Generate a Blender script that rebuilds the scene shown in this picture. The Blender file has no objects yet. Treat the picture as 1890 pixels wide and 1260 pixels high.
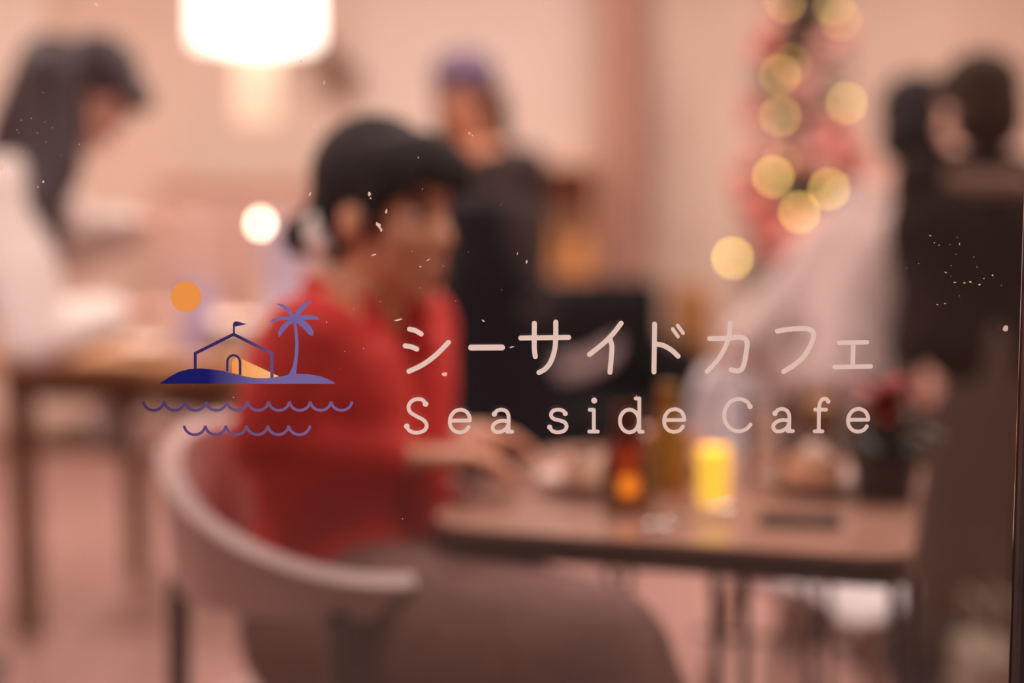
import bpy, bmesh, math, random
from mathutils import Vector, Matrix
random.seed(7)
V = Vector
sc = bpy.context.scene
COL = sc.collection

# ------------------------------------------------------------------ camera
F = 2625.0                       # focal length in pixels: 50 mm on a 36 mm wide frame, 1890 px
CAM = V((0, 0, 1.10))
PITCH = math.radians(5.2)
FWD = V((0, math.cos(PITCH), -math.sin(PITCH)))
UPV = V((0, math.sin(PITCH), math.cos(PITCH)))
GLASS = 0.97                     # distance of the shop window
cd = bpy.data.cameras.new('camera')
cam = bpy.data.objects.new('camera', cd); COL.objects.link(cam)
cam.location = CAM
cam.rotation_euler = (math.radians(90) - PITCH, 0, 0)
cd.lens = 50; cd.sensor_width = 36; cd.sensor_fit = 'HORIZONTAL'
cd.clip_start = 0.02
cd.dof.use_dof = True
cd.dof.aperture_fstop = 1.4
cd.dof.focus_distance = 0.978
sc.camera = cam

def P(px, py, D):
    """point on the ray through photo pixel (px, py) at room depth y = D"""
    r = FWD + V((1, 0, 0)) * ((px - 945) / F) + UPV * ((630 - py) / F)
    return CAM + r * (D / r.y)

# ------------------------------------------------------------------ world, exposure, sampling
w = bpy.data.worlds.new('dusk'); sc.world = w; w.use_nodes = True
bg = w.node_tree.nodes['Background']
bg.inputs[0].default_value = (1.0, 0.62, 0.56, 1)
bg.inputs[1].default_value = 0.06
sc.view_settings.view_transform = 'Standard'
sc.view_settings.look = 'None'
sc.view_settings.exposure = 0.0
sc.view_settings.gamma = 1.0
sc.view_settings.use_curve_mapping = False
try:
    cy = sc.cycles
    cy.use_adaptive_sampling = False
    cy.use_denoising = True
    cy.denoiser = 'OPENIMAGEDENOISE'
    cy.denoising_prefilter = 'ACCURATE'
    cy.sample_clamp_indirect = 6.0
    cy.max_bounces = 8; cy.transparent_max_bounces = 16
    cy.caustics_reflective = False; cy.caustics_refractive = False
except Exception:
    pass
CEIL_W = 28.5        # watts of each ceiling lamp
NEAR_FILL_W = 13.0        # watts of the lamps added by the window to brighten the near seats
ADDED_STREET_W = 820.0  # watts of the street lamp added outside for the lettering

# ------------------------------------------------------------------ materials
MATS = {}
def mat(name, col, rough=0.6, metal=0.0, var=0.06, scale=30.0, emit=None, es=0.0, bump=0.0, trans=0.0, spec=0.5):
    if name in MATS: return MATS[name]
    m = bpy.data.materials.new(name); m.use_nodes = True
    nt = m.node_tree; b = nt.nodes['Principled BSDF']
    b.inputs['Roughness'].default_value = rough
    b.inputs['Metallic'].default_value = metal
    b.inputs['Specular IOR Level'].default_value = spec
    tc = nt.nodes.new('ShaderNodeTexCoord')
    nz = nt.nodes.new('ShaderNodeTexNoise'); nz.inputs['Scale'].default_value = scale
    nz.inputs['Detail'].default_value = 3
    nt.links.new(tc.outputs['Object'], nz.inputs['Vector'])
    cr = nt.nodes.new('ShaderNodeValToRGB')
    cr.color_ramp.elements[0].position = 0.3; cr.color_ramp.elements[1].position = 0.7
    cr.color_ramp.elements[0].color = tuple(max(0, c * (1 - var)) for c in col) + (1,)
    cr.color_ramp.elements[1].color = tuple(min(1, c * (1 + var)) for c in col) + (1,)
    nt.links.new(nz.outputs['Fac'], cr.inputs['Fac'])
    nt.links.new(cr.outputs['Color'], b.inputs['Base Color'])
    if bump:
        bp = nt.nodes.new('ShaderNodeBump'); bp.inputs['Strength'].default_value = bump
        bp.inputs['Distance'].default_value = 0.004
        nt.links.new(nz.outputs['Fac'], bp.inputs['Height']); nt.links.new(bp.outputs['Normal'], b.inputs['Normal'])
    if emit:
        b.inputs['Emission Color'].default_value = emit + (1,)
        b.inputs['Emission Strength'].default_value = es
    MATS[name] = m
    return m

def wood(name, c1, c2, rough=0.35, scale=(2, 22, 22)):
    if name in MATS: return MATS[name]
    m = bpy.data.materials.new(name); m.use_nodes = True
    nt = m.node_tree; b = nt.nodes['Principled BSDF']; b.inputs['Roughness'].default_value = rough
    tc = nt.nodes.new('ShaderNodeTexCoord'); mp = nt.nodes.new('ShaderNodeMapping')
    mp.inputs['Scale'].default_value = scale
    nz = nt.nodes.new('ShaderNodeTexNoise'); nz.inputs['Scale'].default_value = 2.0; nz.inputs['Detail'].default_value = 6
    nz.inputs['Distortion'].default_value = 0.8
    cr = nt.nodes.new('ShaderNodeValToRGB')
    cr.color_ramp.elements[0].position = 0.35; cr.color_ramp.elements[1].position = 0.7
    cr.color_ramp.elements[0].color = c1 + (1,); cr.color_ramp.elements[1].color = c2 + (1,)
    L = nt.links.new
    L(tc.outputs['Object'], mp.inputs['Vector']); L(mp.outputs['Vector'], nz.inputs['Vector'])
    L(nz.outputs['Fac'], cr.inputs['Fac']); L(cr.outputs['Color'], b.inputs['Base Color'])
    MATS[name] = m
    return m

def glass(name, tint=(1, 1, 1), refl=0.06, rough=0.0, haze=0.0, hazecol=(.8, .6, .5)):
    """thin clear glass: straight-through with a coated reflection"""
    if name in MATS: return MATS[name]
    m = bpy.data.materials.new(name); m.use_nodes = True
    nt = m.node_tree; nt.nodes.clear(); L = nt.links.new
    out = nt.nodes.new('ShaderNodeOutputMaterial')
    tr = nt.nodes.new('ShaderNodeBsdfTransparent'); tr.inputs[0].default_value = tint + (1,)
    gl = nt.nodes.new('ShaderNodeBsdfGlossy'); gl.inputs['Roughness'].default_value = rough
    fr = nt.nodes.new('ShaderNodeFresnel'); fr.inputs['IOR'].default_value = 1.45
    mu = nt.nodes.new('ShaderNodeMath'); mu.operation = 'MULTIPLY'; mu.inputs[1].default_value = refl / 0.034
    mu.use_clamp = True
    mx = nt.nodes.new('ShaderNodeMixShader')
    L(fr.outputs[0], mu.inputs[0]); L(mu.outputs[0], mx.inputs[0]); L(tr.outputs[0], mx.inputs[1]); L(gl.outputs[0], mx.inputs[2])
    last = mx
    if haze:
        tc = nt.nodes.new('ShaderNodeTexCoord'); nz = nt.nodes.new('ShaderNodeTexNoise'); nz.inputs['Scale'].default_value = 9
        nz.inputs['Detail'].default_value = 5
        m2 = nt.nodes.new('ShaderNodeMath'); m2.operation = 'MULTIPLY'; m2.inputs[1].default_value = haze * 2
        df = nt.nodes.new('ShaderNodeBsdfDiffuse'); df.inputs[0].default_value = hazecol + (1,)
        m3 = nt.nodes.new('ShaderNodeMixShader')
        L(tc.outputs['Object'], nz.inputs['Vector']); L(nz.outputs['Fac'], m2.inputs[0]); L(m2.outputs[0], m3.inputs[0])
        L(mx.outputs[0], m3.inputs[1]); L(df.outputs[0], m3.inputs[2]); last = m3
    L(last.outputs[0], out.inputs[0])
    MATS[name] = m
    return m

def vinyl(name, c1, c2=None, x0=-0.25, x1=-0.1, trans=0.45):
    """printed window vinyl: opaque ink that lets some light through; a two-tone print runs along x"""
    m = bpy.data.materials.new(name); m.use_nodes = True
    nt = m.node_tree; nt.nodes.clear(); L = nt.links.new
    out = nt.nodes.new('ShaderNodeOutputMaterial')
    df = nt.nodes.new('ShaderNodeBsdfDiffuse'); tl = nt.nodes.new('ShaderNodeBsdfTranslucent')
    mx = nt.nodes.new('ShaderNodeMixShader'); mx.inputs[0].default_value = trans
    tc = nt.nodes.new('ShaderNodeTexCoord'); sp = nt.nodes.new('ShaderNodeSeparateXYZ')
    mr = nt.nodes.new('ShaderNodeMapRange'); mr.inputs[1].default_value = x0; mr.inputs[2].default_value = x1
    cr = nt.nodes.new('ShaderNodeValToRGB')
    cr.color_ramp.elements[0].color = c1 + (1,); cr.color_ramp.elements[1].color = (c2 or c1) + (1,)
    L(tc.outputs['Object'], sp.inputs[0]); L(sp.outputs['X'], mr.inputs[0]); L(mr.outputs[0], cr.inputs[0])
    L(cr.outputs[0], df.inputs[0]); L(cr.outputs[0], tl.inputs[0])
    L(df.outputs[0], mx.inputs[1]); L(tl.outputs[0], mx.inputs[2]); L(mx.outputs[0], out.inputs[0])
    MATS[name] = m
    return m

# ------------------------------------------------------------------ mesh helpers
def frame(d, ref=V((0, 0, 1))):
    d = d.normalized()
    if abs(d.dot(ref)) > 0.98: ref = V((1, 0, 0))
    a = d.cross(ref).normalized(); b = a.cross(d).normalized()
    return a, b, d

class MB:
    def __init__(s): s.v = []; s.f = []
    def add(s, vs, fs):
        o = len(s.v); s.v += [V(p) for p in vs]; s.f += [tuple(i + o for i in f) for f in fs]; return s
    def box(s, c, size, M=None):
        c = V(c); h = V(size) / 2
        vs = []
        for x in (-1, 1):
            for y in (-1, 1):
                for z in (-1, 1):
                    p = V((x * h.x, y * h.y, z * h.z))
                    vs.append(c + (M @ p if M else p))
        return s.add(vs, [(0, 1, 3, 2), (4, 6, 7, 5), (0, 4, 5, 1), (2, 3, 7, 6), (0, 2, 6, 4), (1, 5, 7, 3)])
    def ell(s, c, r, M=None, n=16, k=10):
        c = V(c); r = V(r) if hasattr(r, '__len__') else V((r, r, r))
        vs = [V((0, 0, r.z))]
        for i in range(1, k):
            t = math.pi * i / k
            for j in range(n):
                a = 2 * math.pi * j / n
                vs.append(V((r.x * math.sin(t) * math.cos(a), r.y * math.sin(t) * math.sin(a), r.z * math.cos(t))))
        vs.append(V((0, 0, -r.z)))
        fs = [(0, 1 + j, 1 + (j + 1) % n) for j in range(n)]
        for i in range(k - 2):
            for j in range(n):
                a = 1 + i * n + j; b = 1 + i * n + (j + 1) % n
                fs.append((a, a + n, b + n, b))
        e = len(vs) - 1; o = 1 + (k - 2) * n
        fs += [(o + j, e, o + (j + 1) % n) for j in range(n)]
        return s.add([c + (M @ p if M else p) for p in vs], fs)
    def tube(s, pts, rad, n=12, cap=True, flat=1.0, ref=V((0, 0, 1))):
        pts = [V(p) for p in pts]; m = len(pts)
        if not hasattr(rad, '__len__'): rad = [rad] * m
        vs = []; fs = []
        for i, p in enumerate(pts):
            d = pts[min(i + 1, m - 1)] - pts[max(i - 1, 0)]
            a, b, _ = frame(d, ref)
            for j in range(n):
                t = 2 * math.pi * j / n
                vs.append(p + a * math.cos(t) * rad[i] + b * math.sin(t) * rad[i] * flat)
        for i in range(m - 1):
            for j in range(n):
                k = (j + 1) % n
                fs.append((i * n + j, i * n + k, (i + 1) * n + k, (i + 1) * n + j))
        if cap:
            fs.append(tuple(range(n - 1, -1, -1))); fs.append(tuple((m - 1) * n + j for j in range(n)))
        return s.add(vs, fs)
    def caps(s, pts, rad):
        """chain of overlapping balls and tapered tubes (to be fused)"""
        for p, r in zip(pts, rad): s.ell(p, r, n=14, k=8)
        for i in range(len(pts) - 1):
            if (V(pts[i]) - V(pts[i + 1])).length > 1e-4:
                s.tube([pts[i], pts[i + 1]], [rad[i], rad[i + 1]], n=14)
        return s
    def lathe(s, c, prof, n=28, M=None):
        c = V(c); vs = []; fs = []
        for (r, z) in prof:
            for j in range(n):
                a = 2 * math.pi * j / n
                p = V((r * math.cos(a), r * math.sin(a), z)); vs.append(c + (M @ p if M else p))
        for i in range(len(prof) - 1):
            for j in range(n):
                k = (j + 1) % n
                fs.append((i * n + j, i * n + k, (i + 1) * n + k, (i + 1) * n + j))
        if prof[0][0] > 1e-5: fs.append(tuple(range(n - 1, -1, -1)))
        if prof[-1][0] > 1e-5: fs.append(tuple((len(prof) - 1) * n + j for j in range(n)))
        return s.add(vs, fs)
    def poly(s, pts, depth):
        """prism from a planar outline; depth is the extrusion vector"""
        pts = [V(p) for p in pts]; n = len(pts); d = V(depth)
        from mathutils.geometry import tessellate_polygon
        tris = tessellate_polygon([pts])
        vs = pts + [p + d for p in pts]
        fs = [tuple(t) for t in tris] + [tuple(i + n for i in reversed(t)) for t in tris]
        fs += [(i, (i + 1) % n, (i + 1) % n + n, i + n) for i in range(n)]
        return s.add(vs, fs)
    def rbox(s, c, size, r=0.02, M=None, seg=3):
        bm = bmesh.new(); bmesh.ops.create_cube(bm, size=1)
        for v in bm.verts: v.co = V((v.co.x * size[0], v.co.y * size[1], v.co.z * size[2]))
        bmesh.ops.bevel(bm, geom=bm.edges[:], offset=min(r, min(size) * .49), segments=seg, affect='EDGES', profile=0.5)
        bm.verts.index_update()
        vs = [V(c) + (M @ v.co if M else v.co) for v in bm.verts]; fs = [tuple(v.index for v in f.verts) for f in bm.faces]
        bm.free(); return s.add(vs, fs)
    def mesh(s, name, origin=V((0, 0, 0)), smooth=True):
        me = bpy.data.meshes.new(name)
        me.from_pydata([tuple(p - origin) for p in s.v], [], s.f)
        bm = bmesh.new(); bm.from_mesh(me)
        bmesh.ops.remove_doubles(bm, verts=bm.verts[:], dist=1e-6)
        bmesh.ops.recalc_face_normals(bm, faces=bm.faces[:])
        bm.to_mesh(me); bm.free()
        if smooth:
            for p in me.polygons: p.use_smooth = True
            try: me.set_sharp_from_angle(angle=math.radians(40))
            except Exception: pass
        return me

def wloc(o):
    return V(o.location) + (wloc(o.parent) if o.parent else V((0, 0, 0)))

def link(name, me, m=None, parent=None, loc=None):
    o = bpy.data.objects.new(name, me)
    if m is not None:
        me.materials.clear(); me.materials.append(m)
    COL.objects.link(o)
    if parent: o.parent = parent
    if loc is not None: o.location = loc
    return o

def part(name, mb, m, parent, smooth=True):
    """mesh given in world coordinates, child of an un-rotated parent"""
    return link(name, mb.mesh(name, wloc(parent), smooth), m, parent)

def tag(o, label=None, cat=None, group=None, kind=None):
    if label: o['label'] = label
    if cat: o['category'] = cat
    if group: o['group'] = group
    if kind: o['kind'] = kind
    return o

def thing(name, loc, label, cat, group=None):
    o = bpy.data.objects.new(name, None); COL.objects.link(o); o.location = V(loc)
    o.empty_display_size = 0.05
    return tag(o, label, cat, group)

def solo(name, mb, m, label, cat, group=None, base=None, kind=None, smooth=True):
    if base is None:
        zs = min(p.z for p in mb.v); n = len(mb.v)
        base = V((sum(p.x for p in mb.v) / n, sum(p.y for p in mb.v) / n, zs))
    o = link(name, mb.mesh(name, V(base), smooth), m, None, V(base))
    return tag(o, label, cat, group, kind)

def struct(name, mb, m, parent=None, smooth=False):
    if parent: return part(name, mb, m, parent, smooth)
    o = link(name, mb.mesh(name, V((0, 0, 0)), smooth), m)
    return tag(o, kind='structure')

def fuse(name, mb, m, parent, voxel=0.008, it=4):
    """fuse the overlapping pieces of mb into one continuous skin"""
    me = mb.mesh(name + '_raw', wloc(parent), False)
    t = bpy.data.objects.new('tmp', me); COL.objects.link(t)
    r = t.modifiers.new('r', 'REMESH'); r.mode = 'VOXEL'; r.voxel_size = voxel
    s = t.modifiers.new('s', 'SMOOTH'); s.factor = 0.6; s.iterations = it
    dg = bpy.context.evaluated_depsgraph_get(); dg.update()
    out = bpy.data.meshes.new_from_object(t.evaluated_get(dg))
    bpy.data.objects.remove(t); bpy.data.meshes.remove(me)
    out.name = name
    for p in out.polygons: p.use_smooth = True
    return link(name, out, m, parent)

def rot(z): return Matrix.Rotation(z, 3, 'Z')

def crom(pts, n=8):
    """Catmull-Rom through 2-d points"""
    if len(pts) < 3: return [V((p[0], p[1])) for p in pts]
    q = [V((p[0], p[1])) for p in pts]
    q = [q[0] * 2 - q[1]] + q + [q[-1] * 2 - q[-2]]
    out = []
    for i in range(1, len(q) - 2):
        a, b, c, d = q[i - 1:i + 3]
        for k in range(n):
            t = k / n
            out.append(0.5 * ((2 * b) + (c - a) * t + (2 * a - 5 * b + 4 * c - d) * t * t + (3 * b - a - 3 * c + d) * t ** 3))
    out.append(q[-2]); return out

# ================================================================== THE ROOM
m_wall = mat('peach_plaster', (.80, .625, .535), .85, var=.03, scale=4, bump=.15)
m_wall2 = mat('shade_rose_plaster', (.50, .275, .215), .85, var=.04, scale=4, bump=.15)  # darker tone carries the pilaster's shade; the front wall shares it
m_ceil = mat('ceiling_paint', (.80, .66, .58), .9, var=.02, scale=3)
m_floor = wood('rose_floor_boards', (.33, .18, .16), (.41, .235, .21), .38, (6, 1.2, 6))
m_frame = mat('dark_bronze_frame', (.05, .032, .03), .4, .5, var=.2, scale=60)
m_pave = mat('pavement_concrete', (.40, .28, .25), .85, var=.15, scale=12, bump=.3)
XL, XR, YB, ZC = -3.2, 3.2, 6.6, 2.8
struct('floor', MB().box((0, (GLASS + .1 + YB) / 2, -.05), (XR - XL, YB - GLASS - .1, .1)), m_floor)
struct('ceiling', MB().box((0, (GLASS + YB) / 2, ZC + .05), (XR - XL + .2, YB - GLASS + .2, .1)), m_ceil)
struct('wall_back', MB().box((0, YB + .06, ZC / 2), (XR - XL + .24, .12, ZC)), m_wall)
struct('wall_left', MB().box((XL - .06, (GLASS + .1 + YB) / 2, ZC / 2), (.12, YB - GLASS - .1, ZC)), m_wall)
struct('wall_right', MB().box((XR + .06, (GLASS + .1 + YB) / 2, ZC / 2), (.12, YB - GLASS - .1, ZC)), m_wall)
struct('pavement', MB().box((0, -2.0, -.05), (9, 5.9, .1)), m_pave)
# shop front: two tall panes either side of a slim post, plaster beyond
MX = P(1888, 630, GLASS).x       # left edge of the dark post
wf = MB().box((-2.5, GLASS + .04, ZC / 2), (1.5, .12, ZC)).box((2.5, GLASS + .04, ZC / 2), (1.5, .12, ZC))
wf.box((0, GLASS + .04, 2.6), (3.5, .12, .4))
struct('wall_front', wf, m_wall2)
m_pane = glass('shop_window_glass', (.985, .975, .97), refl=.035, haze=.0015)
win1 = bpy.data.objects.new('window_1', None); COL.objects.link(win1); win1.location = (-.70, GLASS, .06); tag(win1, kind='structure')
part('glass_pane', MB().box(((-1.72 + MX) / 2, GLASS + .004, 1.24), (MX + 1.72, .006, 2.30)), m_pane, win1, False)
fr = MB().box((-1.735, GLASS + .005, 1.22), (.03, .05, 2.38)).box(((-1.72 + MX) / 2, GLASS + .005, .06), (MX + 1.72, .05, .10))
fr.box(((-1.72 + MX) / 2, GLASS + .005, 2.395), (MX + 1.72, .05, .02))
part('window_frame', fr, m_frame, win1, False)
# post: outer cover, a bright gasket groove and an inner cover
mp = MB().box((MX + .0016, GLASS, 1.22), (.0032, .012, 2.38)).box((MX + .030, GLASS + .004, 1.22), (.048, .020, 2.38))
part('window_post', mp, m_frame, win1, False)
part('gasket', MB().box((MX + .0046, GLASS + .0015, 1.22), (.0024, .009, 2.38)), mat('gasket_grey', (.16, .11, .11), .5, .1), win1, False)
win2 = bpy.data.objects.new('window_2', None); COL.objects.link(win2); win2.location = (1.05, GLASS, .06); tag(win2, kind='structure')
part('glass_pane', MB().box((1.06, GLASS + .004, 1.24), (1.32, .006, 2.30)), m_pane, win2, False)
fr = MB().box((1.735, GLASS + .005, 1.22), (.03, .05, 2.38)).box((1.06, GLASS + .005, .06), (1.32, .05, .10)).box((1.06, GLASS + .005, 2.395), (1.32, .05, .02))
part('window_frame', fr, m_frame, win2, False)
# pilaster on the back wall, its shade put into the plaster colour; skirting
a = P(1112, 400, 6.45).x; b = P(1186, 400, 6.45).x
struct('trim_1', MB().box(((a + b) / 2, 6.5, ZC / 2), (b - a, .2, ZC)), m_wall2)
struct('baseboard_back', MB().box((0, YB - .01, .06), (XR - XL, .02, .12)), mat('skirting', (.55, .36, .29), .6))

# ================================================================== LAMPS THAT LIGHT THE PLACE
m_white_metal = mat('white_enamel', (.8, .75, .7), .4)
def lamp(name, x, y, label, watts, col=(1, .86, .78)):
    t = thing(name, (x, y, ZC - .10), label, 'ceiling lamp', 'round ceiling lamps')
    part('housing', MB().lathe((x, y, ZC), [(.15, 0), (.15, -.045), (.135, -.045), (.135, -.006)], 28), m_white_metal, t)
    part('diffuser', MB().lathe((x, y, ZC - .03), [(.001, -.02), (.08, -.018), (.132, 0), (.132, .004)], 28),
         mat('lamp_diffuser', (.9, .85, .8), .6, emit=(1, .85, .7), es=1.5), t)
    ld = bpy.data.lights.new('lamp_light', 'AREA'); ld.shape = 'DISK'; ld.size = .26; ld.energy = watts; ld.color = col
    lo = bpy.data.objects.new('lamp_light', ld); COL.objects.link(lo); lo.parent = t; lo.location = (0, 0, .03)
    return t
for x, y in ((-1.9, 3.3), (0.1, 3.6), (1.9, 3.3), (-1.9, 4.9), (0.1, 5.0), (1.9, 4.9)):
    lamp('ceiling_lamp', x, y, 'round flush white ceiling lamp above the cafe tables', CEIL_W)
for x, y in ((-1.1, 1.75), (0.35, 1.62), (1.6, 1.75)):  # extra row added to brighten the table and chairs near the glass
    lamp('ceiling_lamp', x, y, 'round white ceiling lamp added along the window to brighten the near seats', NEAR_FILL_W)
# unseen street lamp added to light the window lettering and near chairs
t = thing('added_street_lamp', (-1.3, -1.2, 0), 'unseen street lamp added on the pavement to light the window lettering', 'added lamp')
part('pole', MB().lathe((-1.3, -1.2, 0), [(.09, 0), (.09, .08), (.05, .14), (.038, 3.3), (.05, 3.32)], 20), m_frame, t)
part('lantern', MB().lathe((-1.3, -1.2, 3.32), [(.06, 0), (.15, .06), (.17, .3), (.12, .34)], 24),
     mat('lantern_glass', (.9, .8, .7), .4, emit=(1, .78, .6), es=4), t)
part('lantern_cap', MB().lathe((-1.3, -1.2, 3.66), [(.20, 0), (.14, .08), (.03, .14), (.001, .15)], 24), m_frame, t)
ld = bpy.data.lights.new('added_street_light', 'POINT'); ld.energy = ADDED_STREET_W; ld.color = (1, .86, .81); ld.shadow_soft_size = .2
lo = bpy.data.objects.new('added_street_light', ld); COL.objects.link(lo); lo.parent = t; lo.location = (.0, .26, 3.5)

# ================================================================== PERSON BUILDER
m_eye = mat('eye_white', (.75, .68, .64), .2); m_iris = mat('eye_iris', (.03, .015, .01), .15)
m_lip = mat('lips', (.50, .18, .15), .45)
def head_frame(fwd):
    f = V(fwd).normalized(); r = f.cross(V((0, 0, 1))).normalized(); u = r.cross(f)
    return Matrix((r, f, u)).transposed()

def hand(mb, wr, d, nrm, side, curl=0.35):
    """palm and five fingers: d points along the hand, nrm out of the palm, side is the thumb's side"""
    d = V(d).normalized(); n = V(nrm); n = (n - d * n.dot(d)).normalized(); l = d.cross(n).normalized()
    if l.dot(V(side)) < 0: l = -l
    for k in range(4):
        o = l * (.030 - .020 * k)
        mb.caps([wr + d * .008 + o * .6, wr + d * .088 + o], [.014, .0115])
        ln = (.070, .079, .073, .055)[k]; p = wr + d * .088 + o; dd = d.copy(); pts = [p]; rr = [.0105]
        for q, fr_ in enumerate((.46, .31, .23)):
            ang = curl * (q + .6)
            dd = (d * math.cos(ang) + n * math.sin(ang)).normalized()
            p = p + dd * ln * fr_; pts.append(p); rr.append(.0098 - .0009 * q)
        mb.caps(pts, rr)
    p = wr + d * .028 + l * .024
    mb.caps([p, p + (d * .6 + l * .8) * .034, p + (d * .6 + l * .8) * .034 + (d * .85 + l * .35 + n * .3) * .030,
             p + (d * .6 + l * .8) * .034 + (d * .9 + n * .45) * .052], [.0145, .0125, .0105, .009])

def person(label, base, S, skin, group=None):
    t = thing('person', base, label, 'person', group)
    H = S['head']; M = head_frame(S['fwd']); L = lambda x, y, z: H + M @ V((x, y, z))
    k = S.get('k', 1.0)
    nb, ch, pv = S['neck'], S['chest'], S['pelvis']; r = V(S['lat']).normalized()       # r: the person's right
    sw = S.get('sw', .155)
    sh = {1: nb + r * sw - V((0, 0, .035)), -1: nb - r * sw - V((0, 0, .035))}
    if 'shR' in S: sh[1] = S['shR']
    if 'shL' in S: sh[-1] = S['shL']
    b = MB()
    b.ell(L(0, -.008, .030), (.073 * k, .090 * k, .085 * k), M).ell(L(0, .018, -.040), (.057, .066, .070), M).ell(L(0, .052, -.094), (.028, .024, .022), M)
    b.caps([L(0, .076, .004), L(0, .094, -.030)], [.0085, .0115]); b.ell(L(.010, .088, -.032), .008).ell(L(-.010, .088, -.032), .008).ell(L(0, .070, -.068), (.026, .018, .018), M)
    for s in (-1, 1):
        b.ell(L(s * .073, -.012, -.012), (.010, .019, .030), M).ell(L(s * .034, .052, -.028), (.024, .024, .024), M)
    b.caps([nb - V((0, 0, .02)), L(0, -.022, -.055)], [.060, .050])
    wa = pv.lerp(ch, .45)
    for s in (-1, 1):
        b.caps([pv + r * s * .068, wa + r * s * .050, ch + r * s * .070, nb.lerp(sh[s], .6) - V((0, 0, .01))], [.105, .088, .098, .055])
        b.caps([nb, sh[s]], [.058, .052])
        el, wr = S['arms'][s][:2]
        b.caps([sh[s], sh[s].lerp(el, .5), el, el.lerp(wr, .3), wr], [.052, .046, .039, .038, .026])
        hd = (wr - el).normalized() if len(S['arms'][s]) < 3 else V(S['arms'][s][2])
        hand(b, wr, hd, S['arms'][s][3] if len(S['arms'][s]) > 3 else V((0, 0, -1)), S['arms'][s][4] if len(S['arms'][s]) > 4 else V((0, -1, 0)))
        kn, an, toe = S['legs'][s]
        hp = pv + r * s * .085 - V((0, 0, .02))
        b.caps([hp, hp.lerp(kn, .5), kn, kn.lerp(an, .35), an], [.092, .080, .056, .055, .036])
        b.caps([an - V((0, 0, .03)), toe], [.036, .028])
    body = fuse('body', b, skin, t, .007, 3)
    for s in (-1, 1):
        e = part('eye', MB().ell(L(s * .031, .0675, .003), (.0125, .0085, .0062), M, 12, 8), m_eye, t)
        part('iris', MB().ell(L(s * .031, .0735, .0025), (.0052, .0035, .0054), M, 10, 6), m_iris, e)
        part('eyebrow', MB().tube([L(s * .014, .0825, .021), L(s * .032, .0815, .025), L(s * .050, .069, .021)], [.003, .0042, .002], 8), S['hairmat'], t)
    part('lips', MB().tube([L(-.022, .078, -.068), L(0, .0895, -.066), L(.022, .078, -.068)], [.003, .0065, .003], 8), m_lip, t)
    # garments
    g = .012
    top = MB()
    for s in (-1, 1):
        top.caps([pv + r * s * .068 + V((0, 0, S.get('hem', .02))), wa + r * s * .052, ch + r * s * .072, nb.lerp(sh[s], .62) - V((0, 0, .012))], [.112 + g, .10 + g, .105 + g , .060])
        top.caps([nb.lerp(sh[s], .0 if not S.get('vneck') else .45) - V((0, 0, .03)), sh[s]], [.066 if not S.get('vneck') else .05, .058 + g])
        el, wr = S['arms'][s][:2]; e2 = el.lerp(wr, S.get('sleeve', .88))
        lo_ = S.get('loose', 1.0)
        top.caps([sh[s], sh[s].lerp(el, .5), el, e2], [.056 + g, (.050 + g) * lo_, (.043 + g) * lo_, (.032 + g) * lo_])
    fuse('top', top, S['topmat'], t, .009, 4)
    if S.get('skirt'):
        sk = MB()
        for s in (-1, 1):
            kn, an, toe = S['legs'][s]; hp = pv + r * s * .080
            sk.caps([hp, hp.lerp(kn, .5), kn, kn.lerp(an, .75)], [.125 * S.get('sk', 1), .118 * S.get('sk', 1), .098, .125 * S.get('sk', 1)])
        kr, kl = S['legs'][1][0], S['legs'][-1][0]
        sk.caps([pv, kr.lerp(kl, .5), S['legs'][1][1].lerp(S['legs'][-1][1], .5).lerp(kr.lerp(kl, .5), .25)], [.12, .10, .13])
        fuse('skirt', sk, S['botmat'], t, .010, 5)
    else:
        tr = MB()
        for s in (-1, 1):
            kn, an, toe = S['legs'][s]; hp = pv + r * s * .082 - V((0, 0, .01))
            tr.caps([hp, hp.lerp(kn, .5), kn, kn.lerp(an, .85)], [.104, .094, .076, .060])
        tr.caps([pv + r * .05, pv - r * .05], [.104, .104])
        fuse('trousers', tr, S['botmat'], t, .010, 4)
    for s in (-1, 1):
        kn, an, toe = S['legs'][s]; d = (toe - an); d.z = 0; d = d.normalized()
        q = MB().caps([V((an.x, an.y, .040)) - d * .03, V((an.x, an.y, .045)) + d * .05, V((toe.x, toe.y, .034)) + d * .02], [.040, .044, .034])
        fuse('shoe', q, S['shoemat'], t, .007, 3)
    hb = MB()
    for (c, rad) in S['hair_ell']: hb.ell(L(*c), rad, M)
    for (pts, rad) in S.get('hair_caps', []): hb.caps([L(*p) if len(p) == 3 and not isinstance(p, Vector) else p for p in pts], rad)
    fuse('hair', hb, S['hairmat'], t, .007, 2)
    return t, L, M

HAIR_BASE = [((0, -.030, .048), (.089, .092, .088)), ((0, -.062, -.005), (.080, .060, .080))]
skin1 = mat('warm_skin', (.66, .29, .17), .5, var=.05, scale=20, bump=.05)
skin2 = mat('fair_skin', (.74, .42, .33), .5, var=.05, scale=20, bump=.05)
hair_black = mat('black_hair', (.018, .013, .014), .8, var=.4, scale=120, bump=.3, spec=.2)
hair_brown = mat('dark_brown_hair', (.035, .018, .012), .8, var=.4, scale=120, bump=.3, spec=.2)
shoe_dark = mat('dark_shoe', (.03, .02, .02), .4)

# ================================================================== FRONT TABLE GEOMETRY
TZ = .72
TA = V((-.12, 1.706, 0)); UX = V((.955, -.298, 0)); UY = V((.298, .955, 0)); TLX, TLY = .585, .62
def tp(a, b, z=TZ): return V((TA.x, TA.y, z)) + UX * a + UY * b
def on_table(px, D):           # where pixel column px meets depth D, on the table top
    return V(((px - 945) / F * (D * math.cos(PITCH) + (CAM.z - TZ) * math.sin(PITCH)), D, TZ))

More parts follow.
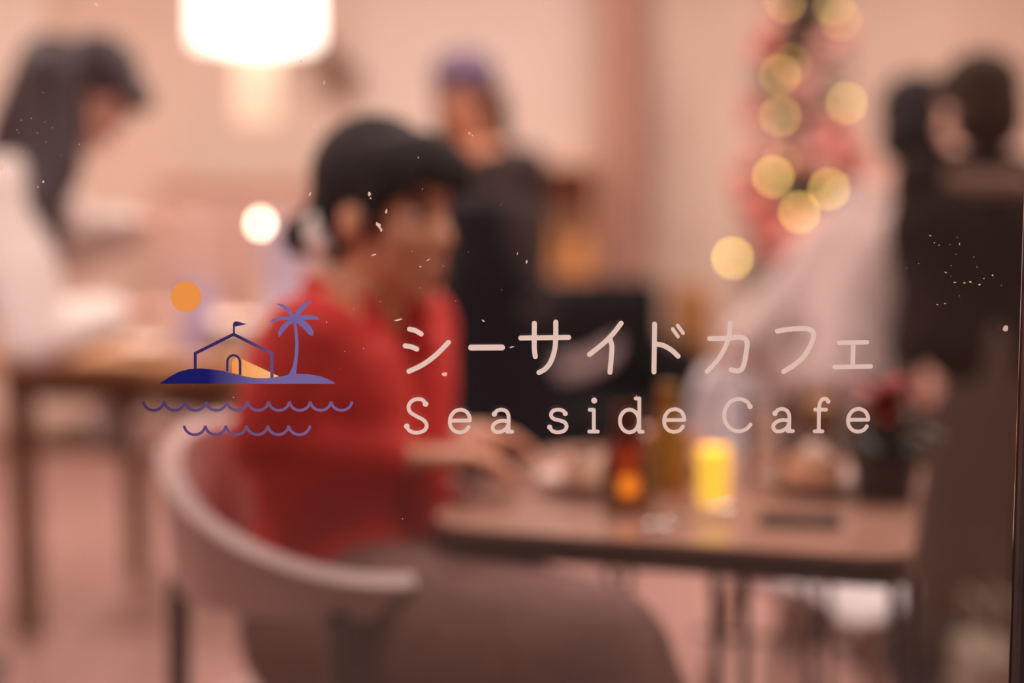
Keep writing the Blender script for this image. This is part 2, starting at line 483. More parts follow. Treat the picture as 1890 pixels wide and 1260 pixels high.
# ------------------------------------------------------------------ woman in red
fw = V((.76, -.65, 0)); rw = V((-.65, -.76, 0))
Hd = P(722, 396, 1.93); nb = P(672, 575, 1.96); ch = P(650, 700, 1.96); pv = V((-.215, 1.95, .545))
S = dict(head=Hd, fwd=V((.84, -.54, -.07)), neck=nb, chest=ch, pelvis=pv, lat=V((-.40, -.92, 0)), sw=.140, vneck=.05,
         arms={1: (P(505, 812, 1.79), V((P(740, 885, 1.86).x, 1.86, .776)), V((.97, .15, .0)), V((0, 0, -1)), V((0, 1, 0))),
               -1: (P(765, 800, 2.10), V((P(790, 848, 2.06).x, 2.06, .776)), V((.97, .10, .0)), V((0, 0, -1)), V((0, -1, 0)))},
         legs={1: (P(1085, 1228, 1.57), V((.20, 1.47, .22)), V((.33, 1.40, .16))), -1: (V((.11, 1.71, .53)), V((.09, 1.69, .09)), V((.21, 1.59, .03)))},
         hairmat=hair_black, topmat=mat('red_knit', (.62, .022, .018), .75, var=.12, scale=90, bump=.3),
         botmat=mat('brown_wool', (.20, .10, .09), .9, var=.15, scale=80, bump=.2), shoemat=shoe_dark, skirt=True, sleeve=.80, loose=1.06,
         hair_ell=HAIR_BASE + [((0, .045, .076), (.076, .046, .040)), ((.062, .015, .055), (.026, .050, .048)), ((-.062, .015, .055), (.026, .050, .048))],
         hair_caps=[([P(600, 420, 1.95), P(562, 434, 1.95), P(556, 436, 1.95)], [.03, .032, .030]), ([(-.050, .070, .072), (-.050, .086, .042)], [.020, .012]), ([(-.018, .078, .072), (-.016, .094, .042)], [.020, .012]),
                    ([(.020, .078, .072), (.022, .094, .046)], [.020, .011]), ([(.052, .066, .066), (.058, .074, .036)], [.020, .011]),
                    ([(.074, .03, .03), (.078, .022, -.03)], [.016, .008])])
t, L, M = person('seated person in red collared top with low bun and pale hair tie', (-.215, 1.95, 0), S, skin1)
# scrunchie round the bun, open polo collar
tor = MB(); cc = P(594, 430, 1.915); aa, bb = V((.35, 0, -.12)), V((.12, -.1, .95))
pts = [cc + aa * math.cos(q) * .030 + bb * math.sin(q) * .020 for q in [2 * math.pi * i / 20 for i in range(21)]]
tor.tube(pts, [.015 + .003 * math.sin(i * 2.2) for i in range(21)], 10, cap=False)
tor.ell(cc, (.017, .017, .026))
o = fuse('hair_tie', tor, mat('pale_satin', (.92, .84, .82), .4), t, .006, 2); o['label'] = 'pale satin hair tie round the bun'
for s in (-1, 1):
    cl = MB(); q0 = nb + rw * s * .065 + V((0, 0, .035)) - fw * .03; q1 = nb + rw * s * .050 + fw * .055 + V((0, 0, .005)); q2 = nb + rw * s * .035 + fw * .095 - V((0, 0, .055))
    cl.caps([q0, q1, q2], [.020, .024, .012]); o = fuse('collar', cl, MATS['red_knit'], t, .006, 3)

# ------------------------------------------------------------------ tub armchair she sits in
m_tub = mat('taupe_shell', (.66, .48, .46), .45, var=.05, scale=20)
tc = V((-.197, 1.900, 0))
t = thing('armchair', tc, 'taupe tub armchair with curved arm band under the seated person in red', 'chair')
def tubpt(ang, rad, z):
    return tc + (fw * math.cos(ang) + rw * math.sin(ang)) * rad + V((0, 0, z))
sh_ = MB(); n = 40; rows = []
for i in range(n + 1):
    u = i / n; ang = math.radians(31 + u * 266)
    back = .5 - .5 * math.cos(2 * math.pi * u)       # 0 at arm ends, 1 at the back
    zt = .672 + .14 * back; zb = .622 - .012 * back
    ro = .265 + .012 * back; ri = ro - .030
    rows.append([tubpt(ang, ro, zt - .012), tubpt(ang, (ro + ri) / 2, zt), tubpt(ang, ri, zt - .012), tubpt(ang, ri - .012, zb), tubpt(ang, ro - .022, zb - .006)])
vs = [p for r_ in rows for p in r_]; fs = []
for i in range(n):
    for j in range(5):
        k = (j + 1) % 5; fs.append((i * 5 + j, i * 5 + k, (i + 1) * 5 + k, (i + 1) * 5 + j))
fs += [tuple(range(5)), tuple(n * 5 + j for j in range(4, -1, -1))]
part('back_band', MB().add(vs, fs), m_tub, t)
seat = MB().lathe(tc, [(.001, .43), (.22, .425), (.246, .41), (.242, .375), (.2, .36), (.001, .36)], 32)
part('seat', seat, m_tub, t)
for dg_ in (52, 125, 235, 288):
    a_ = math.radians(dg_)
    part('leg', MB().tube([tubpt(a_, .275, .0), tubpt(a_, .255, .38), tubpt(a_, .250, .62)], [.013, .017, .015], 12), mat('dark_walnut_leg', (.14, .075, .06), .5), t)

# ------------------------------------------------------------------ bending person at the left table
Hd = P(168, 182, 3.10); nb = P(52, 318, 3.12); ch = P(-28, 420, 3.14); pv = V((-1.34, 3.14, .80))
S = dict(head=Hd, fwd=V((.62, .08, -.78)), neck=nb, chest=ch, pelvis=pv, lat=V((.05, -1, 0)), sw=.16,
         arms={1: (P(62, 620, 2.96), P(205, 585, 3.08), V((.95, .2, .22)), V((0, 0, -1)), V((0, 1, 0))),
               -1: (P(120, 455, 3.34), P(232, 425, 3.32), V((.92, -.05, .35)), V((0, 0, -1)), V((0, -1, 0)))},
         legs={1: (V((-1.32, 3.05, .42)), V((-1.36, 3.06, .08)), V((-1.22, 3.04, .03))), -1: (V((-1.32, 3.24, .42)), V((-1.38, 3.24, .08)), V((-1.24, 3.25, .03)))},
         hairmat=mat('smoky_hair', (.05, .034, .042), .7, var=.4, scale=100, bump=.3), topmat=mat('white_blouse', (.74, .65, .62), .8, var=.04, scale=60, bump=.2),
         botmat=mat('navy_cloth', (.03, .03, .05), .9), shoemat=shoe_dark, loose=1.25, sleeve=.93,
         hair_ell=HAIR_BASE + [((0, .05, .078), (.075, .045, .035))],
         hair_caps=[([(.06, -.07, -.03), P(95, 300, 3.0), P(70, 370, 2.97), P(95, 440, 2.98)], [.07, .066, .058, .035]),
                    ([(0, -.10, -.02), P(40, 250, 3.1), P(10, 300, 3.08)], [.075, .07, .05])])
person('person with long dark hair in white blouse bending over the lamp-lit table', (-1.34, 3.14, 0), S, skin2)

# ------------------------------------------------------------------ capped cafe worker in a black apron
Hd = P(856, 178, 4.2); nb = P(884, 290, 4.24); ch = P(902, 400, 4.25); pv = V((P(915, 600, 4.27).x, 4.27, .80))
fc = V((-.35, -.93, 0)); rc = V((-.93, .35, 0))
S = dict(head=Hd, fwd=V((-.25, -.9, -.30)), neck=nb, chest=ch, pelvis=pv, lat=rc, sw=.150,
         arms={1: (P(828, 470, 4.22), P(838, 590, 4.26), V((.05, .2, -1)), V((1, 0, 0)), V((0, -1, 0))), -1: (P(988, 440, 4.30), P(985, 560, 4.34), V((-.1, .2, -1)), V((-1, 0, 0)), V((0, -1, 0)))},
         legs={1: (V((pv.x - .09, 4.23, .42)), V((pv.x - .09, 4.28, .08)), V((pv.x - .12, 4.15, .03))), -1: (V((pv.x + .08, 4.25, .42)), V((pv.x + .08, 4.3, .08)), V((pv.x + .06, 4.17, .03)))},
         hairmat=hair_brown, topmat=mat('mauve_brown_shirt', (.036, .021, .021), .85, var=.08, scale=50), botmat=mat('black_cloth', (.007, .007, .011), .95, spec=.1),
         shoemat=shoe_dark, hair_ell=HAIR_BASE, hair_caps=[([(-.07, -.05, -.02), (-.075, -.05, -.16), (-.08, -.04, -.30)], [.045, .045, .03]),
                                                          ([(.07, -.05, -.02), (.075, -.05, -.16)], [.04, .035])])
t, L, M = person('cafe worker in purple knitted cap and black apron behind the black armchair', (pv.x, 4.27, 0), S, skin1)
cap = MB().ell(L(0, -.020, .062), (.096, .104, .074), M).ell(L(0, -.03, .03), (.097, .104, .055), M)
fuse('cap', cap, mat('purple_knit', (.13, .085, .15), .9, var=.2, scale=90, bump=.4), t, .007, 2)
ap = MB(); rows = []; nn = 13
for i in range(nn):
    u = i / (nn - 1); z = 1.13 - u * .75
    cen = pv.lerp(ch, max(-.9, min(1, (z - pv.z) / (ch.z - pv.z)))); cen = V((pv.x + (ch.x - pv.x) * (z - pv.z) / (ch.z - pv.z), pv.y + (ch.y - pv.y) * (z - pv.z) / (ch.z - pv.z), z))
    hw = .115 if u < .30 else .195
    off = .165 if z < 1.0 else .145
    rows.append([cen + fc * (off - (.05 if u < .30 else .14) * (j / 4) ** 2) + rc * hw * j / 4 for j in range(-4, 5)])
vs = [p for r_ in rows for p in r_]; fs = [(i * 9 + j, i * 9 + j + 1, i * 9 + j + 10, i * 9 + j + 9) for i in range(nn - 1) for j in range(8)]
o = part('apron', MB().add(vs, fs), MATS['black_cloth'], t); md = o.modifiers.new('s', 'SOLIDIFY'); md.thickness = .006

# ------------------------------------------------------------------ person in white jumper leaning by the tree
Hd = P(1688, 240, 3.55); nb = P(1672, 350, 3.53); ch = P(1612, 470, 3.52); pv = P(1530, 645, 3.50)
S = dict(head=Hd, fwd=V((.30, .92, -.25)), neck=nb, chest=ch, pelvis=pv, lat=V((.45, -.9, 0)), sw=.14,
         arms={1: (P(1620, 560, 3.42), P(1640, 690, 3.44), V((.1, -.1, -1)), V((0, 1, 0)), V((-1, 0, 0))),
               -1: (P(1455, 560, 3.58), P(1370, 635, 3.54), V((-.3, -.1, -.9)), V((0, 1, 0)), V((1, 0, 0)))},
         legs={1: (V((pv.x + .10, 3.40, .42)), V((pv.x + .08, 3.38, .08)), V((pv.x + .18, 3.46, .03))), -1: (V((pv.x + .02, 3.60, .42)), V((pv.x - .04, 3.60, .08)), V((pv.x + .06, 3.68, .03)))},
         hairmat=hair_black, topmat=mat('cream_jumper', (.46, .35, .335), .9, var=.06, scale=60, bump=.4), botmat=mat('taupe_trousers', (.14, .085, .07), .9),
         shoemat=shoe_dark, loose=1.35, sleeve=.97, hem=-.05,
         hair_ell=HAIR_BASE + [((0, -.05, -.04), (.085, .07, .07)), ((0, .05, .07), (.075, .04, .035))])
person('person with short black hair in cream jumper leaning beside the Christmas tree', (pv.x, 3.50, 0), S, skin2)

# ------------------------------------------------------------------ person in black jacket
Hd = P(1798, 208, 3.22); nb = P(1788, 310, 3.20); ch = P(1786, 420, 3.19); pv = V((P(1790, 640, 3.18).x, 3.18, .795))
S = dict(head=Hd, fwd=V((-.25, .95, -.12)), neck=nb, chest=ch, pelvis=pv, lat=V((.97, .25, 0)), sw=.115,
         arms={1: (P(1868, 480, 3.18), P(1860, 600, 3.22), V((-.1, .2, -1)), V((0, 1, 0)), V((-1, 0, 0))),
               -1: (P(1708, 500, 3.14), P(1728, 640, 3.08), V((.1, -.1, -1)), V((0, 1, 0)), V((1, 0, 0)))},
         legs={1: (V((pv.x + .09, 3.18, .42)), V((pv.x + .10, 3.18, .08)), V((pv.x + .08, 3.32, .03))), -1: (V((pv.x - .09, 3.16, .42)), V((pv.x - .10, 3.14, .08)), V((pv.x - .13, 3.27, .03)))},
         hairmat=hair_brown, topmat=mat('black_jacket', (.018, .010, .008), .9, var=.15, scale=50, spec=.12), botmat=mat('brown_skirt_cloth', (.075, .043, .034), .9),
         shoemat=shoe_dark, loose=1.1, hem=.0, skirt=True, sk=.84, hair_ell=HAIR_BASE + [((0, -.05, -.03), (.082, .068, .07)), ((0, .045, .07), (.075, .045, .04))])
t, L, M = person('person in black jacket and long brown skirt standing with back to the window', (pv.x, 3.18, 0), S, skin2)
cl = MB(); q = [nb + V((math.cos(a_) * .085, math.sin(a_) * .075, .012)) for a_ in [2 * math.pi * i / 16 for i in range(17)]]
cl.caps(q, [.028] * 17); fuse('collar', cl, MATS['black_jacket'], t, .008, 3)
yk = MB(); yk.caps([nb + V((-.125, -.045, -.040)), nb + V((-.06, -.068, -.035)), nb + V((0, -.078, -.035)), nb + V((.06, -.060, -.035)), nb + V((.125, -.030, -.040))], [.026, .034, .036, .034, .026])
o = fuse('shoulder_yoke', yk, mat('taupe_fleece', (.17, .105, .085), .9), t, .008, 3)

# ================================================================== FRONT TABLE
m_top = wood('walnut_top', (.37, .19, .14), (.47, .27, .21), .22, (2, 20, 20))
m_edge = mat('black_steel', (.03, .022, .02), .35, .6)
base = tp(TLX / 2, TLY / 2, 0)
t = thing('cafe_table', base, 'small walnut cafe table with hairpin legs holding the glowing candle', 'table')
out = []; R_ = .05
for (cx_, cy_, a0) in ((TLX - R_, R_, -90), (TLX - R_, TLY - R_, 0), (R_ + .03, TLY - R_ - .03, 90), (.09, .09, 180)):
    rr = R_ if (cx_, cy_) != (.09, .09) else .09
    if a0 == 90: rr = .08
    for i in range(9):
        a_ = math.radians(a0 + 90 * i / 8); out.append(tp(cx_ + rr * math.cos(a_), cy_ + rr * math.sin(a_), TZ))
part('tabletop', MB().poly(out, (0, 0, -.006)), m_top, t, False)
part('edge_band', MB().poly([p - V((0, 0, .006)) for p in out], (0, 0, -.028)), mat('dark_edge', (.075, .036, .025), .5, var=.2), t, False)
for (px_, D_) in ((1150, 2.02), (1345, 1.78), (1660, 1.70), (1500, 2.12)):
    p0 = V(((px_ - 945) / F * D_ * 1.02, D_, TZ - .034)); mid = V((base.x, base.y, 0)); dd = (V((p0.x, p0.y, 0)) - mid).normalized(); tt = V((-dd.y, dd.x, 0))
    ft = V((p0.x, p0.y, .008)) + dd * .05
    part('leg', MB().tube([p0 + tt * .022, ft + tt * .008 + V((0, 0, .02)), ft, ft - tt * .008 + V((0, 0, .02)), p0 - tt * .022 + dd * .0], .0065, 10), m_edge, t)
    
# things on the table
def plate(c, r, label, group=None, col='white_china'):
    return solo('plate', MB().lathe(c, [(.001, .004), (r * .6, .004), (r * .66, .008), (r, .018), (r, .021), (r * .62, .0115), (.001, .008), ], 30), mat('white_china', (.85, .72, .68), .25), label, 'plate', group, base=c)
c = on_table(1316, 1.83)
t = thing('candle_light', c, 'glowing yellow candle in frosted glass on the walnut table', 'candle')
part('glass_cup', MB().lathe(c, [(.001, .002), (.015, 0), (.019, .005), (.021, .06), (.0205, .074), (.0185, .074), (.018, .01), (.001, .008)], 24),
     mat('yellow_frosted', (.9, .6, .1), .5, emit=(1.0, .60, .05), es=1.0), t)
part('wax', MB().lathe(c, [(.001, .010), (.0165, .010), (.0165, .045), (.001, .043)], 20), mat('glowing_wax', (.9, .7, .3), .5, emit=(1, .75, .2), es=3.0), t)
part('flame', MB().lathe(c + V((0, 0, .045)), [(.001, 0), (.005, .008), (.004, .016), (.0005, .028)], 12), mat('flame', (1, .8, .4), .5, emit=(1, .75, .25), es=9), t)

m_amber = mat('amber_glass', (.42, .20, .03), .12, var=.1)
c = on_table(1160, 1.80)
t = thing('amber_tumbler', c, 'small amber glass tumbler with a glowing bead for its highlight beside the pudding plate', 'lantern')
part('glass_body', MB().lathe(c, [(.001, .001), (.028, 0), (.034, .01), (.036, .05), (.026, .085), (.018, .105), (.018, .135), (.015, .135), (.015, .1), (.022, .08), (.032, .05), (.030, .012), (.001, .006)], 24),
     glass('amber_clear', (.75, .42, .10), refl=.08), t)
part('glint_bead', MB().lathe(c + V((0, 0, .02)), [(.001, 0), (.012, 0), (.012, .02), (.001, .024)], 14), mat('amber_glint', (.9, .5, .1), .5, emit=(1, .80, .38), es=2.2), t)  # glowing bead added as the highlight on the amber glass
part('stand', MB().lathe(c, [(.001, .0005), (.032, .0005), (.032, .010), (.001, .012)], 24), m_amber, t)
c = on_table(1232, 1.92)
t = thing('amber_bottle', c, 'brown amber bottle behind the glowing candle', 'bottle')
part('bottle_body', MB().lathe(c, [(.001, .001), (.030, 0), (.032, .006), (.032, .07), (.014, .10), (.012, .13), (.001, .13)], 24), m_amber, t)
part('bottle_cap', MB().lathe(c + V((0, 0, .13)), [(.0135, 0), (.0135, .016), (.001, .017)], 16), mat('gold_cap', (.6, .38, .12), .3, .8), t)

# plates with food
c = on_table(1085, 1.93); plate(c, .070, 'white plate with a cream pudding beside the folded hands')
pc = c + V((-.005, -.01, .010))
t = thing('cream_pudding', pc, 'pale cream pudding dome on the white plate', 'dessert')
part('pudding', MB().lathe(pc, [(.001, 0), (.034, 0), (.032, .022), (.024, .036), (.012, .042), (.001, .043)], 24), mat('custard', (.86, .58, .44), .4), t)
part('caramel', MB().lathe(pc + V((0, 0, .037)), [(.02, -.004), (.018, .003), (.012, .008), (.001, .0085)], 20), mat('caramel', (.35, .12, .04), .25), t)
bc = c + V((.046, .01, .012))
for k_, (dx, dy) in enumerate(((0, 0), (.0, .030), (-.010, -.026))):
    solo('strawberry', MB().lathe(bc + V((dx, dy, 0)), [(.001, 0), (.008, .003), (.014, .014), (.012, .022), (.001, .026)], 14), mat('berry_red', (.62, .12, .08), .35), 'small red strawberry on the pudding plate', 'strawberry', 'strawberries on the pudding plate')
c = on_table(1236, 2.10); plate(c, .085, 'white plate with pink sponge cake behind the amber bottle')
cp = c + V((0, 0, .010))
t = thing('sponge_cake', cp, 'slice of pink sponge cake on a white plate', 'cake')
wed = [cp + V((-.045, -.028, 0)), cp + V((.05, 0, 0)), cp + V((-.045, .028, 0))]
part('sponge', MB().poly(wed, (0, 0, .028)), mat('sponge', (.78, .48, .33), .8), t, False)
part('icing', MB().poly([p + V((0, 0, .0285)) for p in wed], (0, 0, .018)), mat('pink_icing', (.88, .50, .46), .5), t, False)
c = on_table(1500, 1.93); plate(c, .075, 'small white plate with an apricot bun near the poinsettia')
t = thing('bun', c + V((0, 0, .01)), 'round apricot bun on the small white plate', 'bread')
part('crust', MB().lathe(c + V((0, 0, .01)), [(.001, 0), (.036, .002), (.042, .016), (.036, .033), (.018, .044), (.001, .046)], 24), mat('bun_crust', (.72, .36, .22), .5), t)
part('cream_top', MB().lathe(c + V((.0, 0, .046)), [(.022, -.004), (.021, .006), (.012, .016), (.001, .020)], 16), mat('cream', (.88, .70, .62), .5), t)
c = on_table(1508, 2.06)
t = thing('juice_glass', c, 'tall glass of yellow juice behind the apricot bun', 'glass')
part('tumbler', MB().lathe(c, [(.001, .001), (.028, 0), (.033, .13), (.0315, .13), (.0265, .008), (.001, .007)], 24), glass('clear_glass', (.97, .93, .9), refl=.06), t)
part('juice', MB().lathe(c, [(.001, .009), (.0262, .009), (.0300, .10), (.001, .10)], 24), mat('juice', (.72, .38, .05), .3), t)
c = on_table(1415, 1.98)
t = thing('water_glass', c, 'clear water glass standing behind the candle', 'glass')
part('tumbler', MB().lathe(c, [(.001, .001), (.030, 0), (.035, .12), (.0335, .12), (.0285, .008), (.001, .007)], 24), MATS['clear_glass'], t)
part('water', MB().lathe(c, [(.001, .009), (.0282, .009), (.0320, .085), (.001, .085)], 24), glass('water', (.93, .9, .9), refl=.05), t)
# spoon
c = on_table(1215, 1.70)
t = thing('spoon', c, 'steel spoon lying in front of the candle', 'spoon')
part('bowl', MB().ell(c + V((0, 0, .005)), (.016, .024, .005), rot(-.9)), mat('steel', (.7, .66, .64), .18, 1.0), t)
part('handle', MB().tube([c + rot(-.9) @ V((0, .02, .005)), c + rot(-.9) @ V((0, .07, .008)), c + rot(-.9) @ V((0, .13, .005))], [.003, .0028, .0045], 10), MATS['steel'], t)
# phone lying dark on the table
c = on_table(1475, 1.72)
t = thing('phone', c, 'dark phone lying flat on the table near the bun plate', 'phone')
part('phone_body', MB().rbox(c + V((0, 0, .004)), (.10, .055, .008), .004, rot(-.15)), mat('phone_black', (.07, .045, .04), .4), t)
part('screen', MB().box(c + V((0, 0, .0085)), (.094, .050, .0008), rot(-.15)), mat('phone_glass', (.05, .032, .03), .2), t, False)

# poinsettia in a dark pot on the right end of the table
c = V((.497, 1.87, TZ))
t = thing('poinsettia', c, 'dark potted poinsettia with red bracts on the table end', 'potted plant')
part('pot', MB().lathe(c, [(.001, .001), (.036, 0), (.046, .055), (.05, .055), (.05, .066), (.043, .066), (.040, .05), (.001, .048)], 24), mat('dark_pot', (.035, .022, .020), .5), t)
part('stem', MB().tube([c + V((0, 0, .04)), c + V((.003, .004, .085)), c + V((0, 0, .105))], [.006, .005, .004], 8), mat('green_stem', (.04, .06, .02), .7), t)
def leafmesh(name, ln, wd, m_):
    rows = []; n_ = 7
    for i in range(n_):
        u = i / (n_ - 1); h = wd * math.sin(math.pi * min(1, u * .93 + .05)) ** .8 * .5; y = ln * u; z = .25 * ln * math.sin(u * 2.2) - .10 * ln * u
        rows += [V((-h, y, z + h * .35)), V((0, y, z)), V((h, y, z + h * .35))]
    fs = [(i * 3 + j, i * 3 + j + 1, i * 3 + j + 4, i * 3 + j + 3) for i in range(n_ - 1) for j in range(2)]
    me = MB().add(rows, fs).mesh(name); me.materials.append(m_); return me
lm = leafmesh('leaf', .075, .045, mat('dark_leaf', (.022, .030, .012), .5, var=.3)); bm_ = leafmesh('bract', .070, .040, mat('red_bract', (.34, .03, .02), .5, var=.2))
for i in range(14):
    o = link('leaf', lm, None, t); a_ = i * 2.4; o.location = (0, 0, .055 + .0028 * i); o.rotation_euler = (-.15 + .03 * i, 0, a_); o.scale = (1, 1, 1)
for i in range(13):
    o = link('bract', bm_, None, t); a_ = i * 2.4 + .5; o.location = (0, 0, .095 + .002 * i); o.rotation_euler = (.05 + .05 * i, 0, a_)

# ================================================================== SHELL CHAIRS
def shell_chair(name, x, y, yaw, label, m_, scale=1.0, bw=1.0):
    """moulded shell chair; yaw = direction the sitter faces"""
    t = thing(name, (x, y, 0), label, 'chair')
    M_ = rot(yaw - math.pi / 2)
    prof = [(.21, .425, .17), (.19, .445, .20), (.10, .445, .22), (-.05, .435, .225), (-.14, .445, .225), (-.19, .49, .22), (-.215, .57, .215), (-.235, .67, .20), (-.25, .76, .17), (-.255, .80, .125), (-.256, .81, .08)]
    rows = []; nv = 11
    for (py_, pz_, hw_) in prof:
        hw_ *= bw
        for j in range(nv):
            s_ = j / (nv - 1) * 2 - 1; rise = abs(s_) ** 3
            up_ = .045 * rise if pz_ < .5 else 0; fo = .05 * rise if pz_ >= .5 else 0
            rows.append(V((x, y, 0)) + M_ @ (V((s_ * hw_, py_ + fo, pz_ + up_ - (.02 * rise if pz_ > .75 else 0))) * scale))
    fs = [(i * nv + j, i * nv + j + 1, i * nv + j + 1 + nv, i * nv + j + nv) for i in range(len(prof) - 1) for j in range(nv - 1)]
    o = part('shell', MB().add(rows, fs), m_, t); md = o.modifiers.new('s', 'SOLIDIFY'); md.thickness = .009; md.offset = 1
    md = o.modifiers.new('b', 'SUBSURF'); md.levels = 1; md.render_levels = 1
    for sx in (-1, 1):
        for sy in (-1, 1):
            part('leg', MB().tube([V((x, y, 0)) + M_ @ (V((sx * .11 * bw, sy * .10, .425)) * scale), V((x, y, 0)) + M_ @ (V((sx * .20 * bw, sy * .20, .0)) * scale)], [.016, .010], 10), wood('beech_leg', (.30, .17, .12), (.40, .24, .17), .5), t)
    part('leg_brace', MB().tube([V((x, y, 0)) + M_ @ V((-.13, .12, .34)), V((x, y, 0)) + M_ @ V((.13, -.12, .34))], .006, 8).tube([V((x, y, 0)) + M_ @ V((.13, .12, .34)), V((x, y, 0)) + M_ @ V((-.13, -.12, .34))], .006, 8), m_edge, t)
    return t
m_whiteshell = mat('white_shell', (.58, .52, .56), .4)
shell_chair('dining_chair', .50, 2.47, math.radians(-64), 'white moulded shell chair behind the walnut cafe table', m_whiteshell, bw=.52)
# ================================================================== BLACK ARMCHAIR WITH HIGHLIGHT BAND
m_leather = mat('black_leather', (.006, .006, .008), .8, var=.3, scale=40, bump=.2, spec=.12)
ac = V((.27, 4.86, 0))
t = thing('lounge_chair', ac, 'black leather lounge chair with wooden side panel behind the cafe table', 'chair')
Ma = rot(math.radians(6))
def al(x, y, z): return ac + Ma @ V((x, y, z))
part('backrest', MB().rbox(al(0, .26, .57), (.60, .15, .58), .06, Ma), m_leather, t)
part('seat_cushion', MB().rbox(al(0, -.02, .36), (.48, .44, .16), .05, Ma), m_leather, t)
part('seat_base', MB().rbox(al(0, .0, .21), (.60, .56, .14), .03, Ma), m_leather, t)
part('armrest', MB().rbox(al(-.29, -.02, .46), (.10, .56, .40), .045, Ma), m_leather, t)
o = part('armrest', MB().rbox(al(.29, -.02, .46), (.10, .56, .40), .045, Ma), m_leather, t)
part('side_panel', MB().rbox(al(.352, .02, .45), (.018, .60, .80), .008, Ma), wood('orange_oak', (.40, .17, .06), (.52, .25, .10), .4), t)
for sx in (-1, 1):
    for sy in (-1, 1):
        part('leg', MB().lathe(al(sx * .25, sy * .23, 0), [(.014, 0), (.02, .14)], 12), MATS['dark_walnut_leg'], t)
# diagonal mauve band, its colour stands in for light caught on the armrest
th = MB(); n_ = 14; rows = []
for i in range(n_):
    u = i / (n_ - 1)
    c0 = P(900, 728, 4.43).lerp(P(1140, 640, 4.47), u) + V((0, 0, .02 * math.sin(u * 6)))
    for j in range(5):
        q = j / 4 - .5
        rows.append(c0 + V((.02 * q, .06 + .16 * q * .3, .065 * q + .006 * math.sin(j * 2 + i))))
fs = [(i * 5 + j, i * 5 + j + 1, i * 5 + j + 6, i * 5 + j + 5) for i in range(n_ - 1) for j in range(4)]
o = solo('armrest_highlight', th.add(rows, fs), mat('mauve_highlight', (.27, .19, .195), .95, var=.1, scale=60, bump=.4), 'mauve band standing in for light caught on the black lounge chair armrest', 'blanket')
md = o.modifiers.new('s', 'SOLIDIFY'); md.thickness = .02; md = o.modifiers.new('b', 'SUBSURF'); md.levels = 1; md.render_levels = 1

# ================================================================== LAMP-LIT TABLE ON THE LEFT
LZ = .74
m_oak = wood('orange_oak_top', (.42, .19, .075), (.56, .28, .13), .32, (20, 2, 20))
p0 = V((-1.38, 3.58, 0)); p1 = V((-.56, 3.36, 0)); ux = (p1 - p0).normalized(); uy = V((-ux.y, ux.x, 0)); ll = (p1 - p0).length
mid = p0 + ux * ll / 2 + uy * .36
t = thing('dining_table', mid, 'orange oak dining table under the bright pendant lamp', 'table')
Mt = Matrix((ux, uy, V((0, 0, 1)))).transposed()
part('tabletop', MB().rbox(mid + V((0, 0, LZ - .018)), (ll, .72, .036), .008, Mt), m_oak, t)
part('apron', MB().box(mid + V((0, 0, LZ - .075)), (ll - .12, .60, .08), Mt), wood('brown_oak', (.16, .07, .03), (.24, .11, .05), .5), t, False)
for sx in (-1, 1):
    for sy in (-1, 1):
        part('leg', MB().rbox(mid + Mt @ V((sx * (ll / 2 - .10), sy * .28, (LZ - .04) / 2)), (.055, .055, LZ - .04), .006, Mt), MATS['brown_oak'], t)
part('lower_shelf', MB().box(mid + V((0, 0, .50)), (ll - .06, .62, .022), Mt), MATS['brown_oak'], t, False)
def onl(px, D): return V(((px - 945) / F * (D * math.cos(PITCH) + (CAM.z - LZ) * math.sin(PITCH)), D, LZ))
# plates stacked and single
for k_ in range(5):
    plate(onl(445, 3.62) + V((0, 0, .016 * k_)), .105, 'white plate in the stack under the pendant lamp', 'stacked plates under the pendant lamp')
plate(onl(300, 3.72), .12, 'white plate on the oak table beside the sleeve of the bending person')
c = onl(380, 3.80)
t = thing('soup_bowl', c, 'cream bowl between the plate stack and the single plate', 'bowl')
part('bowl_body', MB().lathe(c, [(.001, .002), (.04, 0), (.045, .008), (.08, .05), (.09, .085), (.086, .085), (.074, .05), (.04, .012), (.001, .01)], 28), mat('cream_china', (.86, .66, .50), .3), t)
part('soup', MB().lathe(c + V((0, 0, .066)), [(.001, .002), (.078, .001), (.07, -.004)], 24), mat('soup', (.80, .50, .25), .4), t)
def paper_bag(c, wdt, dep, h, m_, label):
    t = thing('gift_bag', c, label, 'bag')
    part('bag_body', MB().add([c + V((sx * wdt / 2 * f_, sy * dep / 2 * f_, z)) for z, f_ in ((0, 1), (h, .96)) for sx, sy in ((-1, -1), (1, -1), (1, 1), (-1, 1))],
         [(0, 1, 2, 3), (0, 1, 5, 4), (1, 2, 6, 5), (2, 3, 7, 6), (3, 0, 4, 7), (4, 5, 6, 7)]), m_, t, False)
    for s in (-1, 1):
        part('handle', MB().tube([c + V((-.03, s * dep * .4, h)), c + V((-.02, s * dep * .4, h + .04)), c + V((.02, s * dep * .4, h + .04)), c + V((.03, s * dep * .4, h))], .003, 6), m_, t)
m_lilac = mat('lilac_paper', (.48, .42, .66), .7, var=.1)
paper_bag(onl(362, 3.60), .085, .05, .17, m_lilac, 'lilac paper gift bag standing near the plate stack')
paper_bag(onl(522, 3.66), .10, .06, .31, mat('pale_lilac_paper', (.62, .56, .76), .7), 'tall pale lilac gift bag at the end of the oak table')
def shelf_pt(px, D): return V(((px - 945) / F * (D * math.cos(PITCH) + (CAM.z - .511) * math.sin(PITCH)), D, .511))
c = shelf_pt(208, 3.62); t = thing('storage_pot', c, 'lilac grey lidded pot on the shelf under the oak table', 'pot')
part('pot_body', MB().lathe(c, [(.001, 0), (.036, 0), (.05, .03), (.05, .075), (.04, .09), (.001, .09)], 24), mat('lilac_ceramic', (.60, .50, .55), .4), t)
